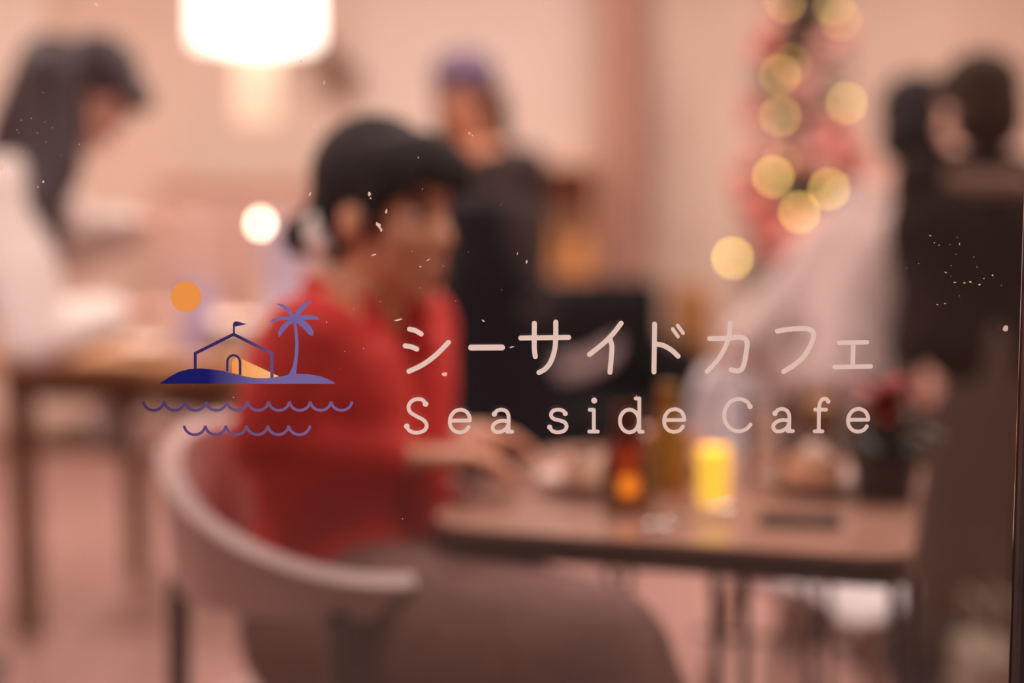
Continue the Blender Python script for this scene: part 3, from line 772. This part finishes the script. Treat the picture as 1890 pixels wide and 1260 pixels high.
part('lid', MB().lathe(c + V((0, 0, .09)), [(.042, 0), (.040, .006), (.010, .010), (.012, .018), (.001, .020)], 20), MATS['lilac_ceramic'], t)
c = shelf_pt(338, 3.56); t = thing('folded_blanket', c, 'folded pale pink blanket on the shelf under the oak table', 'blanket')
for k_ in range(3): part('fold', MB().rbox(c + V((.004 * (k_ % 2), 0, .016 + .031 * k_)), (.17 - .006 * k_, .22, .031), .013, Mt), mat('pink_fleece', (.80, .58, .53), .95, bump=.3), t)
# slender candle holder whose bulb shows as a white disc
c = onl(463, 3.38)
t = thing('candlestick', c + V((.0, .16, 0)), 'slender cream candlestick with small bright bulb beneath the pendant lamp', 'candlestick'); c = c + V((0, .16, 0))
zz = P(463, 412, c.y).z - LZ
part('holder', MB().lathe(c, [(.001, 0), (.045, 0), (.045, .008), (.012, .02), (.009, zz - .04), (.016, zz - .03), (.016, zz - .015), (.001, zz - .013)], 20), mat('cream_candle', (.85, .66, .55), .5), t)
part('bulb', MB().lathe(c + V((0, 0, zz - .014)), [(.001, 0), (.009, .004), (.011, .014), (.006, .026), (.001, .030)], 14), mat('bright_bulb', (1, 1, 1), .5, emit=(1, .84, .62), es=16), t)

# pendant lamp
lx = P(473, 60, 3.85).x; zb = P(473, 84, 3.85).z; zd = P(473, 232, 3.85).z; lc = V((lx, 3.85, zb))
t = thing('pendant_lamp', V((lx, 3.85, ZC)), 'bright white drum pendant lamp with frosted glass cylinder below', 'pendant lamp')
part('shade', MB().lathe(lc, [(.150, .005), (.162, 0), (.170, .012), (.166, .25), (.160, .26), (.156, .25), (.158, .015)], 36), mat('lit_shade', (.95, .92, .88), .6, emit=(1, .93, .82), es=2.6), t)
part('diffuser', MB().lathe(lc + V((0, 0, .02)), [(.001, -.004), (.152, 0), (.152, .006), (.001, .006)], 36), mat('lit_diffuser', (.95, .92, .88), .6, emit=(1, .93, .82), es=3.2), t)
part('glass_cylinder', MB().lathe(V((lx, 3.85, zd)), [(.001, 0), (.052, .004), (.060, .02), (.062, zb - zd - .01), (.001, zb - zd)], 28), mat('frosted_cylinder', (.92, .75, .60), .5, emit=(1, .78, .55), es=.55), t)
part('inner_bulb', MB().lathe(V((lx, 3.85, zb - .062)), [(.001, 0), (.03, .012), (.064, .04), (.066, .06)], 24), mat('lit_collar', (1, 1, 1), .5, emit=(1, .92, .75), es=2.4), t)
part('cord', MB().tube([V((lx, 3.85, zb + .02)), V((lx, 3.85, ZC - .02))], .005, 8), mat('cream_cord', (.7, .58, .5), .7), t)
part('ceiling_rose', MB().lathe(V((lx, 3.85, ZC)), [(.055, 0), (.05, -.03), (.001, -.035)], 20), m_white_metal, t)
ld = bpy.data.lights.new('pendant_light', 'AREA'); ld.shape = 'DISK'; ld.size = .10; ld.energy = 4.5; ld.color = (1, .84, .68)
lo = bpy.data.objects.new('pendant_light', ld); COL.objects.link(lo); lo.parent = t; lo.location = (0, 0, zd - .004 - ZC)

# ================================================================== BACK OF THE ROOM
# wooden sideboard beside the pilaster; amber jar colour stands in for an orange glow
x0 = P(985, 400, 6.35).x; x1 = P(1104, 400, 6.35).x; zt = P(1000, 300, 6.35).z; cx_ = (x0 + x1) / 2
t = thing('bookcase', (cx_, 6.40, 0), 'narrow peach wood bookcase against the back wall beside the pilaster', 'bookcase')
m_pw = wood('peach_wood', (.62, .32, .20), (.74, .42, .28), .5)
for s in (x0 + .012, x1 - .012): part('side_panel', MB().box((s, 6.40, zt / 2), (.024, .34, zt)), m_pw, t, False)
for z_ in (.05, .48, .82, zt - .012): part('shelf', MB().box((cx_, 6.40, z_), (x1 - x0 - .05, .33, .024)), m_pw, t, False)
part('back_panel', MB().box((cx_, 6.565, zt / 2), (x1 - x0 - .05, .012, zt)), m_pw, t, False)
for k_, (dx, h_, nm) in enumerate(((-.06, .20, 'tall amber jar standing in for the orange glow on the bookcase shelf'), (.07, .15, 'short amber jar standing in for the orange glow on the bookcase shelf'))):
    c = V((cx_ + dx, 6.36, .832)); j = thing('glow_jar', c, nm, 'jar')
    part('jar_body', MB().lathe(c, [(.001, 0), (.045, 0), (.052, .02), (.05, h_ * .8), (.03, h_), (.001, h_)], 20), mat('orange_glow', (.72, .34, .10), .3), j)
    part('lid', MB().lathe(c + V((0, 0, h_)), [(.034, 0), (.034, .02), (.001, .024)], 18), mat('cork_lid', (.5, .3, .2), .8), j)
# rose cabinet along the back wall
m_gold_knob = mat('brass_knob', (.6, .4, .2), .3, .9)
x0 = P(300, 400, 6.3).x; x1 = P(575, 400, 6.3).x; zt = P(430, 335, 6.3).z; cx_ = (x0 + x1) / 2
t = thing('cabinet', (cx_, 6.38, 0), 'rose painted low cabinet against the back wall beneath the dried flowers', 'cabinet')
m_rosep = mat('rose_paint', (.60, .38, .33), .6)
part('body', MB().rbox((cx_, 6.39, zt / 2 + .03), (x1 - x0, .36, zt - .06), .008), m_rosep, t)
part('top_board', MB().rbox((cx_, 6.38, zt - .012), (x1 - x0 + .04, .40, .024), .008), m_pw, t)
for k_ in range(2):
    xc = x0 + (x1 - x0) * (.25 + .5 * k_)
    d_ = part('door', MB().rbox((xc, 6.20, zt / 2 + .02), ((x1 - x0) / 2 - .02, .02, zt - .16), .006), m_rosep, t)
    part('knob', MB().ell((xc + (.2 if k_ == 0 else -.2) * (x1 - x0), 6.18, zt * .6), .014, None, 12, 8), m_gold_knob, d_)
for sx in (x0 + .05, x1 - .05):
    for sy in (6.26, 6.52): part('foot', MB().lathe((sx, sy, 0), [(.016, 0), (.022, .06)], 10), MATS['dark_walnut_leg'], t)
# cream panel on the wall at upper left
x0 = P(-110, 100, 6.55).x; x1 = P(92, 100, 6.55).x; z0 = P(50, 260, 6.55).z
t = thing('wall_board', ((x0 + x1) / 2, 6.56, z0), 'large cream board hung on the back wall above the bending person', 'board')
part('panel', MB().box(((x0 + x1) / 2, 6.575, (z0 + 2.5) / 2), (x1 - x0, .02, 2.5 - z0)), mat('cream_board', (.92, .80, .72), .7), t, False)
for zz_ in (z0, 2.5): part('frame_rail', MB().box(((x0 + x1) / 2, 6.57, zz_), (x1 - x0 + .04, .035, .02)), MATS['cream_china'], t, False)
for xx_ in (x0, x1): part('frame_stile', MB().box((xx_, 6.57, (z0 + 2.5) / 2), (.02, .035, 2.5 - z0)), MATS['cream_china'], t, False)
x0 = P(655, 100, 6.55).x; x1 = P(1075, 100, 6.55).x; z0 = P(800, 295, 6.55).z
t = thing('wall_screen', ((x0 + x1) / 2, 6.56, z0), 'wide pale projection screen on the back wall beside the pilaster', 'screen')
part('panel', MB().box(((x0 + x1) / 2, 6.58, (z0 + 2.5) / 2), (x1 - x0, .012, 2.5 - z0)), mat('pale_screen', (.79, .655, .59), .7), t, False)
part('bottom_bar', MB().tube([V((x0, 6.575, z0)), V((x1, 6.575, z0))], .014, 10), MATS['cream_china'], t)
part('roller_case', MB().rbox(((x0 + x1) / 2, 6.56, 2.53), (x1 - x0 + .06, .07, .08), .02), m_white_metal, t)
# dried flower bunch hanging on the wall right of the lamp
hc = P(565, 40, 6.5); dn = P(650, 168, 6.5)
t = thing('dried_flowers', hc, 'brown dried flower bunch hanging on the wall right of the pendant lamp', 'dried flowers')
m_dry = mat('dried_stem', (.24, .12, .07), .9, var=.3); d_ = (dn - hc)
part('nail', MB().tube([hc, hc + V((0, .1, 0))], .004, 6), m_edge, t)
st = MB()
for k_ in range(16):
    e_ = V((random.uniform(-.05, .05), random.uniform(-.03, .03), random.uniform(-.05, .05)))
    st.tube([hc + e_ * .15, hc + d_ * .5 + e_ * .35, hc + d_ * random.uniform(.8, 1) + e_], [.005, .004, .003], 5)
part('stems', st, m_dry, t)
for k_ in range(26):
    e_ = V((random.uniform(-.055, .055), random.uniform(-.04, .04), random.uniform(-.055, .055))); q_ = hc + d_ * random.uniform(.35, 1) + e_
    part('flower_head', MB().ell(q_, (.020, .018, .030), None, 8, 6), mat('dried_head', (.26, .13, .08), .95, var=.3), t)
# pale tote bag on the floor beside the brown trousers
c = V((P(1822, 1150, 2.9).x, 2.9, 0))
t = thing('tote_bag', c, 'pale sage canvas tote bag standing on the floor by the window post', 'bag')
part('bag_body', MB().rbox(c + V((0, 0, .105)), (.10, .20, .21), .03), mat('sage_canvas', (.26, .21, .16), .9, bump=.3), t)
for s in (-1, 1): part('handle', MB().tube([c + V((s * .03, -.06, .20)), c + V((s * .028, -.05, .30)), c + V((s * .028, .05, .30)), c + V((s * .03, .06, .20))], .006, 8), MATS['sage_canvas'], t)

# ================================================================== CHRISTMAS TREE
TD = 5.75
tx = P(1480, 300, TD).x; TB = V((tx, TD, 0)); TH = 2.62
t = thing('christmas_tree', TB, 'slim green Christmas tree with rose baubles near the right of the pilaster', 'tree')
part('trunk', MB().tube([TB, TB + V((0, 0, TH - .1))], [.04, .012], 10), mat('bark', (.10, .055, .035), .9), t)
part('stand', MB().lathe(TB, [(.18, 0), (.18, .03), (.06, .06), (.05, .12)], 20), m_edge, t)
def tree_r(z): return max(.03, .36 * (1 - z / (TH + .9)) + .02) if z > .25 else .3
fo = MB(); random.seed(11)
zz = .25
while zz < TH - .05:
    for k_ in range(15):
        a_ = random.uniform(0, 2 * math.pi); r_ = tree_r(zz) * random.uniform(.55, .95) * (1 if zz < TH - .5 else max(.15, (TH - zz) / .5))
        q0 = TB + V((0, 0, zz)); q1 = q0 + V((math.cos(a_) * r_, math.sin(a_) * r_, -.25 * r_))
        fo.tube([q0, q1], [.006, .002], 4)
        for q in range(9):
            u = .15 + .85 * q / 8; c0 = q0.lerp(q1, u); dirb = (q1 - q0).normalized()
            for s in (-1, 1):
                sd = V((-math.sin(a_), math.cos(a_), random.uniform(-.3, .5))) * s
                tip = c0 + (sd * .8 + dirb * .6).normalized() * random.uniform(.035, .065)
                w_ = dirb * .011
                fo.add([c0 - w_, c0 + w_, tip + V((0, 0, .003)), c0 + V((0, 0, .006))], [(0, 1, 2), (0, 2, 3), (1, 3, 2)])
    zz += .045
o = part('foliage', fo, mat('fir_green', (.032, .036, .014), .8, var=.4, scale=20), t, False); o['kind'] = 'stuff'
# baubles
m_rose = mat('rose_bauble', (.60, .14, .13), .3, var=.05); m_pink = mat('pink_bauble', (.76, .34, .31), .35, var=.05); m_gold = mat('gold_loop', (.7, .45, .2), .3, .9)
BA = [(1410, 95, 'r', .055), (1430, 40, 'p', .05), (1520, 90, 'p', .05), (1390, 205, 'r', .05), (1480, 160, 'p', .055), (1545, 250, 'r', .06), (1570, 300, 'r', .06),
      (1515, 295, 'p', .06), (1385, 365, 'r', .06), (1420, 400, 'r', .055), (1450, 290, 'p', .05), (1590, 330, 'r', .05), (1400, 420, 'r', .05), (1465, 445, 'p', .06), (1500, 410, 'p', .055),
      (1370, 320, 'p', .05), (1560, 60, 'p', .045), (1500, 235, 'p', .045), (1400, 270, 'p', .05), (1430, 460, 'r', .05)]
for k_, (px_, py_, cl_, r_) in enumerate(BA):
    q = P(px_, py_, TD); off = abs(q.x - tx); rr_ = max(tree_r(q.z), off + .01)
    q = P(px_, py_, TD - math.sqrt(max(0, (rr_ * .9) ** 2 - min(off, rr_ * .85) ** 2)))
    b_ = thing('bauble', q, 'glossy %s bauble hanging on the Christmas tree' % ('deep rose' if cl_ == 'r' else 'pale pink'), 'bauble', '%s baubles on the tree' % ('deep rose' if cl_ == 'r' else 'pale pink'))
    part('ball', MB().ell(q, r_, None, 20, 12), m_rose if cl_ == 'r' else m_pink, b_)
    part('cap', MB().lathe(q + V((0, 0, r_ - .002)), [(.010, 0), (.010, .012), (.001, .014)], 10), m_gold, b_)
    part('hook', MB().tube([q + V((0, 0, r_ + .01)), q + V((0, 0, r_ + .035))], .0015, 5), m_gold, b_)
# string of warm lights
LI = [(1450, 4, .36), (1552, 36, .28), (1440, 138, .42), (1460, 118, .20), (1440, 214, .50), (1563, 190, .60), (1427, 326, .85), (1475, 391, .85), (1530, 348, .85), (1556, 362, 1.1), (1443, 300, .16), (1352, 476, 1.2), (1540, 10, .3)]
pts = []
t = thing('light_string', TB + V((0, -.3, .9)), 'string of warm yellow fairy lights wound around the Christmas tree', 'fairy lights')
for (px_, py_, s_) in LI:
    q = P(px_, py_, TD); off = abs(q.x - tx); rr_ = max(tree_r(q.z), off + .01)
    q = P(px_, py_, TD - math.sqrt(max(0, (rr_ * 1.12) ** 2 - min(off, rr_) ** 2))); pts.append(q)
    mm = mat('fairy_glow_%02d' % int(s_ * 20), (1, .8, .4), .5, emit=(1.0, .66, .13), es=24 * s_)
    o = part('bulb', MB().ell(q, (.0095, .0095, .0115), None, 10, 8), mm, t)
    part('socket', MB().lathe(q + V((0, 0, .010)), [(.006, 0), (.006, .016), (.001, .017)], 8), mat('socket_green', (.03, .05, .03), .6), t)
cp = sorted(pts, key=lambda p: -p.z); cw = MB()
for i in range(len(cp) - 1):
    a_, b_ = cp[i] + V((0, .004, .026)), cp[i + 1] + V((0, .004, .026)); cw.tube([a_, a_.lerp(b_, .5) + V((0, .02, -.02)), b_], .0022, 5)
part('wire', cw, MATS['socket_green'], t)

# ================================================================== LETTERING AND LOGO ON THE GLASS
YF = GLASS - .0002                 # just in front of the outer glass face
THK = .0003
def G(px, py, lift=0.0):           # pixel -> point on the pane's outer face
    return P(px, py, YF - lift)
def ribbon(mb, pts, hw, lift, smooth=True, n=8, caps=True):
    """flat stroke of half-width hw (photo px) with round ends, pts in photo px"""
    q = crom(pts, n) if smooth else [V((p[0], p[1])) for p in pts]
    m = len(q); Lf = []; Rt = []
    for i in range(m):
        if 0 < i < m - 1:
            d1 = (q[i] - q[i - 1]).normalized(); d2 = (q[i + 1] - q[i]).normalized(); d = (d1 + d2).normalized()
            nrm = V((-d.y, d.x)); k = hw / max(.35, nrm.dot(V((-d1.y, d1.x))))
        else:
            d = (q[min(i + 1, m - 1)] - q[max(i - 1, 0)]).normalized(); nrm = V((-d.y, d.x)); k = hw
        Lf.append(q[i] + nrm * k); Rt.append(q[i] - nrm * k)
    strips = [[Lf[i], Lf[i + 1], Rt[i + 1], Rt[i]] for i in range(m - 1)]
    for s in strips: quad(mb, s, lift)
    if caps:
        for c in (q[0], q[-1]): disc(mb, c, hw, lift)
def quad(mb, ps, lift):
    mb.add([G(p.x, p.y, lift) for p in ps], [tuple(range(len(ps)))])
def disc(mb, c, r, lift, n=20):
    quad(mb, [V((c[0] + r * math.cos(2 * math.pi * i / n), c[1] + r * math.sin(2 * math.pi * i / n))) for i in range(n)], lift)
def outline(mb, ps, lift):
    from mathutils.geometry import tessellate_polygon
    q = [G(p[0], p[1], lift) for p in ps]
    mb.add(q, [tuple(f) for f in tessellate_polygon([q])])

m_ink = vinyl('white_vinyl', (.92, .80, .755), trans=.45)
Z2 = lambda x, y: (720 + x / 4.0213, 560 + y / 4.0213)
Z3 = lambda x, y: (1170 + x / 4.0213, 560 + y / 4.0213)
import numpy as np
def sdf_fill(mb, strokes, g=1.0):
    """one seamless sheet for all strokes of a letter: (polyline in px, half width) -> filled outline"""
    pl = []
    for (p, hw, sm) in strokes:
        q = [V((a[0], a[1])) for a in p] if (len(p) < 3 or not sm) else crom(p, 8)
        pl.append(([(a.x, a.y) for a in q], hw))
    xs = [a[0] for q, h in pl for a in q]; ys = [a[1] for q, h in pl for a in q]; pad = max(h for q, h in pl) + 2
    X = np.arange(min(xs) - pad, max(xs) + pad + g, g); Y = np.arange(min(ys) - pad, max(ys) + pad + g, g)
    gx, gy = np.meshgrid(X, Y, indexing='ij'); D = np.full(gx.shape, 1e9)
    for q, h in pl:
        if len(q) == 1: D = np.minimum(D, np.hypot(gx - q[0][0], gy - q[0][1]) - h); continue
        for (a, b) in zip(q[:-1], q[1:]):
            dx, dy = b[0] - a[0], b[1] - a[1]; l2 = dx * dx + dy * dy + 1e-12
            t_ = np.clip(((gx - a[0]) * dx + (gy - a[1]) * dy) / l2, 0, 1)
            D = np.minimum(D, np.hypot(gx - a[0] - t_ * dx, gy - a[1] - t_ * dy) - h)
    ids = {}; vs = []; fs = []
    def vid(x, y):
        k = (round(x, 3), round(y, 3))
        if k not in ids: ids[k] = len(vs); vs.append(G(x, y))
        return ids[k]
    cells = np.argwhere((D[:-1, :-1] < 0) | (D[1:, :-1] < 0) | (D[:-1, 1:] < 0) | (D[1:, 1:] < 0))
    for (i, j) in cells:
        c = [(i, j), (i + 1, j), (i + 1, j + 1), (i, j + 1)]; f = []
        for k in range(4):
            a, b = c[k], c[(k + 1) % 4]; da, db = D[a], D[b]
            if da < 0: f.append(vid(X[a[0]], Y[a[1]]))
            if (da < 0) != (db < 0):
                t_ = da / (da - db); f.append(vid(X[a[0]] + (X[b[0]] - X[a[0]]) * t_, Y[a[1]] + (Y[b[1]] - Y[a[1]]) * t_))
        f = list(dict.fromkeys(f))
        if len(f) > 2: fs.append(tuple(f))
    mb.add(vs, fs)
def letters(rootname, label, items, cat='lettering'):
    xs = [p[0] for _, st in items for (pl, hw, sm) in st for p in pl]; ys = [p[1] for _, st in items for (pl, hw, sm) in st for p in pl]
    t = thing(rootname, G(sum(xs) / len(xs), max(ys)), label, cat)
    for nm, st in items:
        mb = MB(); sdf_fill(mb, st); part('letter', mb, m_ink, t, False)
    return t
def S2(pts, hw, sm=True): return ([Z2(*p) for p in pts], hw / 4.0213, sm)
def S3(pts, hw, sm=True): return ([Z3(*p) for p in pts], hw / 4.0213, sm)
K = 18.5
kata = [('shi', [S2([(144, 190), (188, 201), (231, 226)], K), S2([(112, 314), (157, 321), (198, 338)], K), S2([(140, 503), (240, 455), (340, 382), (433, 288)], K)]),
        ('dash', [S2([(602, 327), (830, 326)], 22, False)]),
        ('sa', [S2([(970, 256), (1325, 251)], K, False), S2([(1071, 147), (1070, 270), (1071, 345), (1078, 393)], K), S2([(1230, 138), (1229, 265), (1220, 350), (1192, 432), (1152, 484), (1105, 512)], K)]),
        ('i', [S2([(1715, 146), (1660, 218), (1600, 280), (1540, 331), (1480, 378)], K), S2([(1634, 268), (1646, 320), (1642, 400), (1632, 510)], K)]),
        ('do', [S3([(154, 153), (149, 507)], K, False), S3([(160, 300), (215, 310), (276, 343), (328, 390)], K), S3([(288, 189), (327, 245)], 13.5, False), S3([(325, 163), (365, 219)], 13.5, False)]),
        ('ka', [S3([(562, 260), (690, 258), (775, 249), (818, 257), (840, 290), (836, 345), (822, 430), (802, 484), (768, 500), (722, 491)], K), S3([(716, 142), (706, 240), (672, 335), (620, 420), (543, 505)], 17)]),
        ('fu', [S3([(1065, 205), (1150, 191), (1245, 186), (1307, 193), (1335, 228), (1318, 295), (1270, 382), (1200, 448), (1112, 505)], K)]),
        ('e', [S3([(1526, 291), (1730, 287)], 17, False), S3([(1628, 292), (1624, 466)], 17, False), S3([(1490, 472), (1757, 466)], 17, False)])]
letters('katakana_lettering', 'white katakana shop name lettering on the window glass', kata)
H = 14.0
def let_e(f, dx, dy):
    sh = lambda l: [(x + dx, y + dy) for x, y in l]
    return [f(sh([(592, 868), (590, 842), (572, 808), (545, 792), (520, 788), (482, 799), (453, 833), (444, 872), (450, 912), (478, 945), (520, 956), (560, 943), (583, 916)]), H), f(sh([(446, 869), (590, 868)]), H, False)]
def let_a(f, dx, dy):
    sh = lambda l: [(x + dx, y + dy) for x, y in l]
    return [f(sh([(776, 820), (792, 797), (825, 787), (860, 798), (878, 828), (880, 880), (879, 925), (888, 950), (907, 951)]), H), f(sh([(774, 820)]), 20), f(sh([(868, 951), (907, 951)]), H, False),
            f(sh([(879, 876), (840, 869), (797, 877), (766, 902), (763, 930), (785, 952), (825, 950), (862, 926), (880, 893)]), H)]
lat = [('S', [S2([(262, 742), (242, 716), (205, 709), (163, 722), (137, 762), (150, 806), (203, 840), (250, 866), (271, 902), (260, 935), (225, 954), (180, 957), (143, 942), (123, 912)], H), S2([(263, 745)], 21), S2([(124, 911)], 21)]),
       ('e', let_e(S2, 0, 0)), ('a', let_a(S2, 0, 0)),
       ('s', [S2([(1300, 815), (1284, 796), (1245, 787), (1208, 798), (1194, 828), (1214, 855), (1255, 866), (1296, 882), (1310, 912), (1292, 943), (1248, 955), (1206, 946), (1184, 917)], H), S2([(1300, 816)], 19), S2([(1184, 917)], 19)]),
       ('i', [S2([(1515, 720)], 22), S2([(1481, 788), (1512, 788), (1512, 950)], H, False), S2([(1478, 950), (1542, 950)], H, False)]),
       ('d', [S2([(1823, 704), (1850, 704), (1850, 951), (1875, 951)], H, False), S2([(1776 + 70 * math.cos(a_), 871 + 84 * math.sin(a_)) for a_ in [2 * math.pi * i / 24 for i in range(25)]], H)]),
       ('e', let_e(S3, -219, -4)),
       ('C', [S3([(862, 763), (838, 727), (780, 708), (718, 728), (682, 777), (671, 830), (682, 884), (722, 931), (780, 947), (835, 930), (866, 897)], H), S3([(862, 764)], 20)]),
       ('a', let_a(S3, 273, -5)),
       ('f', [S3([(1444, 726), (1426, 706), (1398, 712), (1380, 740), (1374, 790), (1372, 948)], H), S3([(1442, 726)], 17), S3([(1345, 787), (1427, 787)], H, False), S3([(1342, 948), (1400, 948)], H, False)]),
       ('e', let_e(S3, 1146, -6))]
letters('latin_lettering', 'white Sea side Cafe lettering on the window glass', lat)

# logo
Q = lambda x, y: (230 + x / 3.7064, 490 + y / 3.7064); sc_ = 3.7064
lt = thing('window_logo', G(455, 800), 'blue and orange beach house logo printed on the window glass', 'logo')
xa = G(385, 700).x - lt.location.x; xb = G(490, 700).x - lt.location.x
m_blue = vinyl('blue_vinyl', (.010, .012, .14), (.17, .15, .42), xa, xb, trans=.25)
m_wave = vinyl('violet_vinyl', (.055, .035, .13), (.19, .135, .34), G(270, 700).x - lt.location.x, G(560, 700).x - lt.location.x, trans=.25)
m_house = vinyl('indigo_vinyl', (.035, .025, .13), (.13, .085, .26), G(440, 700).x - lt.location.x, G(500, 700).x - lt.location.x, trans=.25)
m_orange = vinyl('orange_vinyl', (.78, .33, .08), (.95, .58, .26), G(420, 700).x - lt.location.x, G(505, 700).x - lt.location.x, trans=.25)
def QP(l): return [Q(*p) for p in l]
mb = MB(); disc(mb, Q(419, 213), 105 / sc_, 0, 48); o = part('sun', mb, m_orange, lt, False); o['label'] = 'orange sun disc'
mb = MB(); outline(mb, QP([(733, 730), (733, 662), (746, 638), (772, 630), (806, 641), (900, 684), (1056, 757), (1010, 768), (930, 771), (850, 764), (800, 752)]), 0); o = part('light_beam', mb, m_orange, lt, False); o['label'] = 'orange beam from the doorway'
mb = MB(); outline(mb, QP([(243, 804), (300, 765), (370, 727), (440, 708), (520, 703), (600, 710), (680, 722), (760, 743), (830, 760), (900, 770), (960, 770), (1050, 762), (1110, 749), (1180, 740), (1260, 743), (1340, 757), (1400, 780), (1441, 803), (1436, 808), (250, 808)]), .0004); part('island', mb, m_blue, lt, False)
mb = MB(); ribbon(mb, QP([(483, 708), (483, 600), (745, 470), (1007, 600), (1007, 766)]), 10.5 / sc_, .0002, False, caps=False); part('house_outline', mb, m_house, lt, False)
mb = MB(); ribbon(mb, QP([(702, 724)] + [(745.5 - 43.5 * math.cos(a_), 660 - 47 * math.sin(a_)) for a_ in [math.pi * i / 14 for i in range(15)]] + [(789, 748)]), 7.5 / sc_, .0003, False, caps=False); part('doorway', mb, m_house, lt, False)
mb = MB(); ribbon(mb, QP([(748, 468), (748, 400)]), 6.5 / sc_, .0002, False, caps=False); outline(mb, QP([(741.5, 405), (743, 392), (752, 384), (768, 381), (836, 400), (758, 417)]), .0001); part('flag', mb, m_house, lt, False)
mb = MB()
outline(mb, QP([(1155, 388), (1163, 450), (1168, 530), (1163, 620), (1150, 690), (1128, 735), (1108, 754), (1172, 752), (1178, 690), (1187, 610), (1190, 530), (1183, 450), (1172, 388)]), .0002)
part('palm_trunk', mb, m_blue, lt, False)
leaves = [[(1035, 262), (1075, 261), (1110, 281), (1143, 312), (1168, 350), (1160, 385), (1140, 352), (1112, 320), (1082, 286)],
          [(1286, 243), (1240, 246), (1200, 275), (1170, 318), (1158, 365), (1185, 372), (1198, 345), (1216, 311), (1248, 275)],
          [(992, 390), (1010, 366), (1060, 350), (1110, 349), (1165, 352), (1160, 384), (1105, 371), (1050, 376)],
          [(1338, 372), (1310, 346), (1260, 336), (1205, 342), (1160, 352), (1165, 384), (1220, 371), (1285, 367)],
          [(1056, 491), (1048, 461), (1066, 421), (1102, 385), (1160, 355), (1168, 382), (1122, 410), (1088, 449)],
          [(1287, 482), (1294, 456), (1275, 418), (1237, 380), (1172, 355), (1160, 382), (1196, 406), (1234, 440), (1262, 472)]]
for k_, lf in enumerate(leaves):
    mb = MB(); outline(mb, QP(lf), .0003 + .00005 * k_); part('palm_leaf', mb, m_blue, lt, False)
def wave(cusps, y0, y1):
    mb = MB()
    for k_ in range(len(cusps) - 1):
        a_, b_ = cusps[k_], cusps[k_ + 1]; cx2 = (a_ + b_) / 2; hw2 = (b_ - a_) / 2; pl = []
        for i in range(17):
            th_ = math.radians(8 + 164 * i / 16); pl.append(Q(cx2 - hw2 * math.cos(th_) / math.cos(math.radians(8)), y0 + (y1 - y0) * (math.sin(th_) - .14) / .86))
        ribbon(mb, pl, 9.3 / sc_, .00005 * (k_ % 2), False, caps=False)
    part('wave', mb, m_wave, lt, False)
wave([128, 270, 413, 556, 700, 842, 985, 1127, 1270, 1412, 1556], 930, 990)
wave([407, 552, 692, 835, 980, 1122, 1268], 1095, 1156)

# dust flecks and dried spots on the pane
dm = MB(); random.seed(5)
def fleck(px, py, w_, h_, a_):
    ps = []
    for i in range(7):
        q = 2 * math.pi * i / 7; rr_ = random.uniform(.6, 1.1); x_, y_ = w_ * .5 * rr_ * math.cos(q), h_ * .5 * rr_ * math.sin(q)
        ps.append(V((px + x_ * math.cos(a_) - y_ * math.sin(a_), py + x_ * math.sin(a_) + y_ * math.cos(a_))))
    quad(dm, ps, 0)
for (px, py, w_, h_, a_) in ((178, 8, 9, 6, .3), (556, 114, 4, 5, 0), (598, 153, 2.5, 10, .25), (403, 268, 2.5, 5, 0), (572, 358, 4, 8, .3), (682, 358, 6, 9, 0), (684, 366, 4, 5, 0), (713, 390, 4, 12, .2),
                             (699, 416, 9, 16, -.5), (703, 424, 6, 9, -.3), (690, 470, 12, 3, -.3), (972, 483, 3.5, 8, 0), (955, 468, 2, 6, .2), (790, 480, 10, 2, -.5), (776, 492, 5, 3, .4), (866, 246, 5, 5, 0), (872, 250, 4, 3, .4),
                             (772, 291, 3, 3, 0), (3, 306, 5, 26, 0), (80, 335, 6, 4, -.6), (70, 345, 4, 2, .4), (14, 570, 4, 4, 0), (945, 640, 10, 3, -.3), (892, 592, 8, 3, .6), (1856, 606, 12, 12, 0), (820, 690, 12, 8, 0),
                             (735, 590, 16, 4, -.2), (1717, 435, 5, 2, .4), (1725, 448, 4, 2, .2), (1771, 450, 2.5, 7, 0), (1746, 503, 7, 2.5, .5), (1762, 521, 6, 3, .2), (1780, 522, 6, 3, 0), (1791, 520, 5, 4, .3), (1808, 525, 5, 3, 0), (1832, 508, 4, 4, 0), (1816, 514, 3, 3, 0), (1730, 562, 5, 2, .3), (1744, 560, 5, 2, 0)):
    fleck(px, py, w_, h_, a_)
for k_ in range(70):
    c_ = random.choice([(1780, 480, 60, 70), (860, 500, 120, 120), (60, 250, 80, 150), (700, 560, 120, 120), (945, 630, 900, 600)])
    fleck(random.gauss(c_[0], c_[2] * .6), random.gauss(c_[1], c_[3] * .6), random.uniform(.9, 2.2), random.uniform(.9, 3), random.uniform(0, 3))
o = solo('dust_specks', dm, mat('dust', (.62, .46, .40), .9), 'tiny pale dust flecks and dried spots on the window glass', 'dust', base=G(945, 630), kind='stuff', smooth=False)
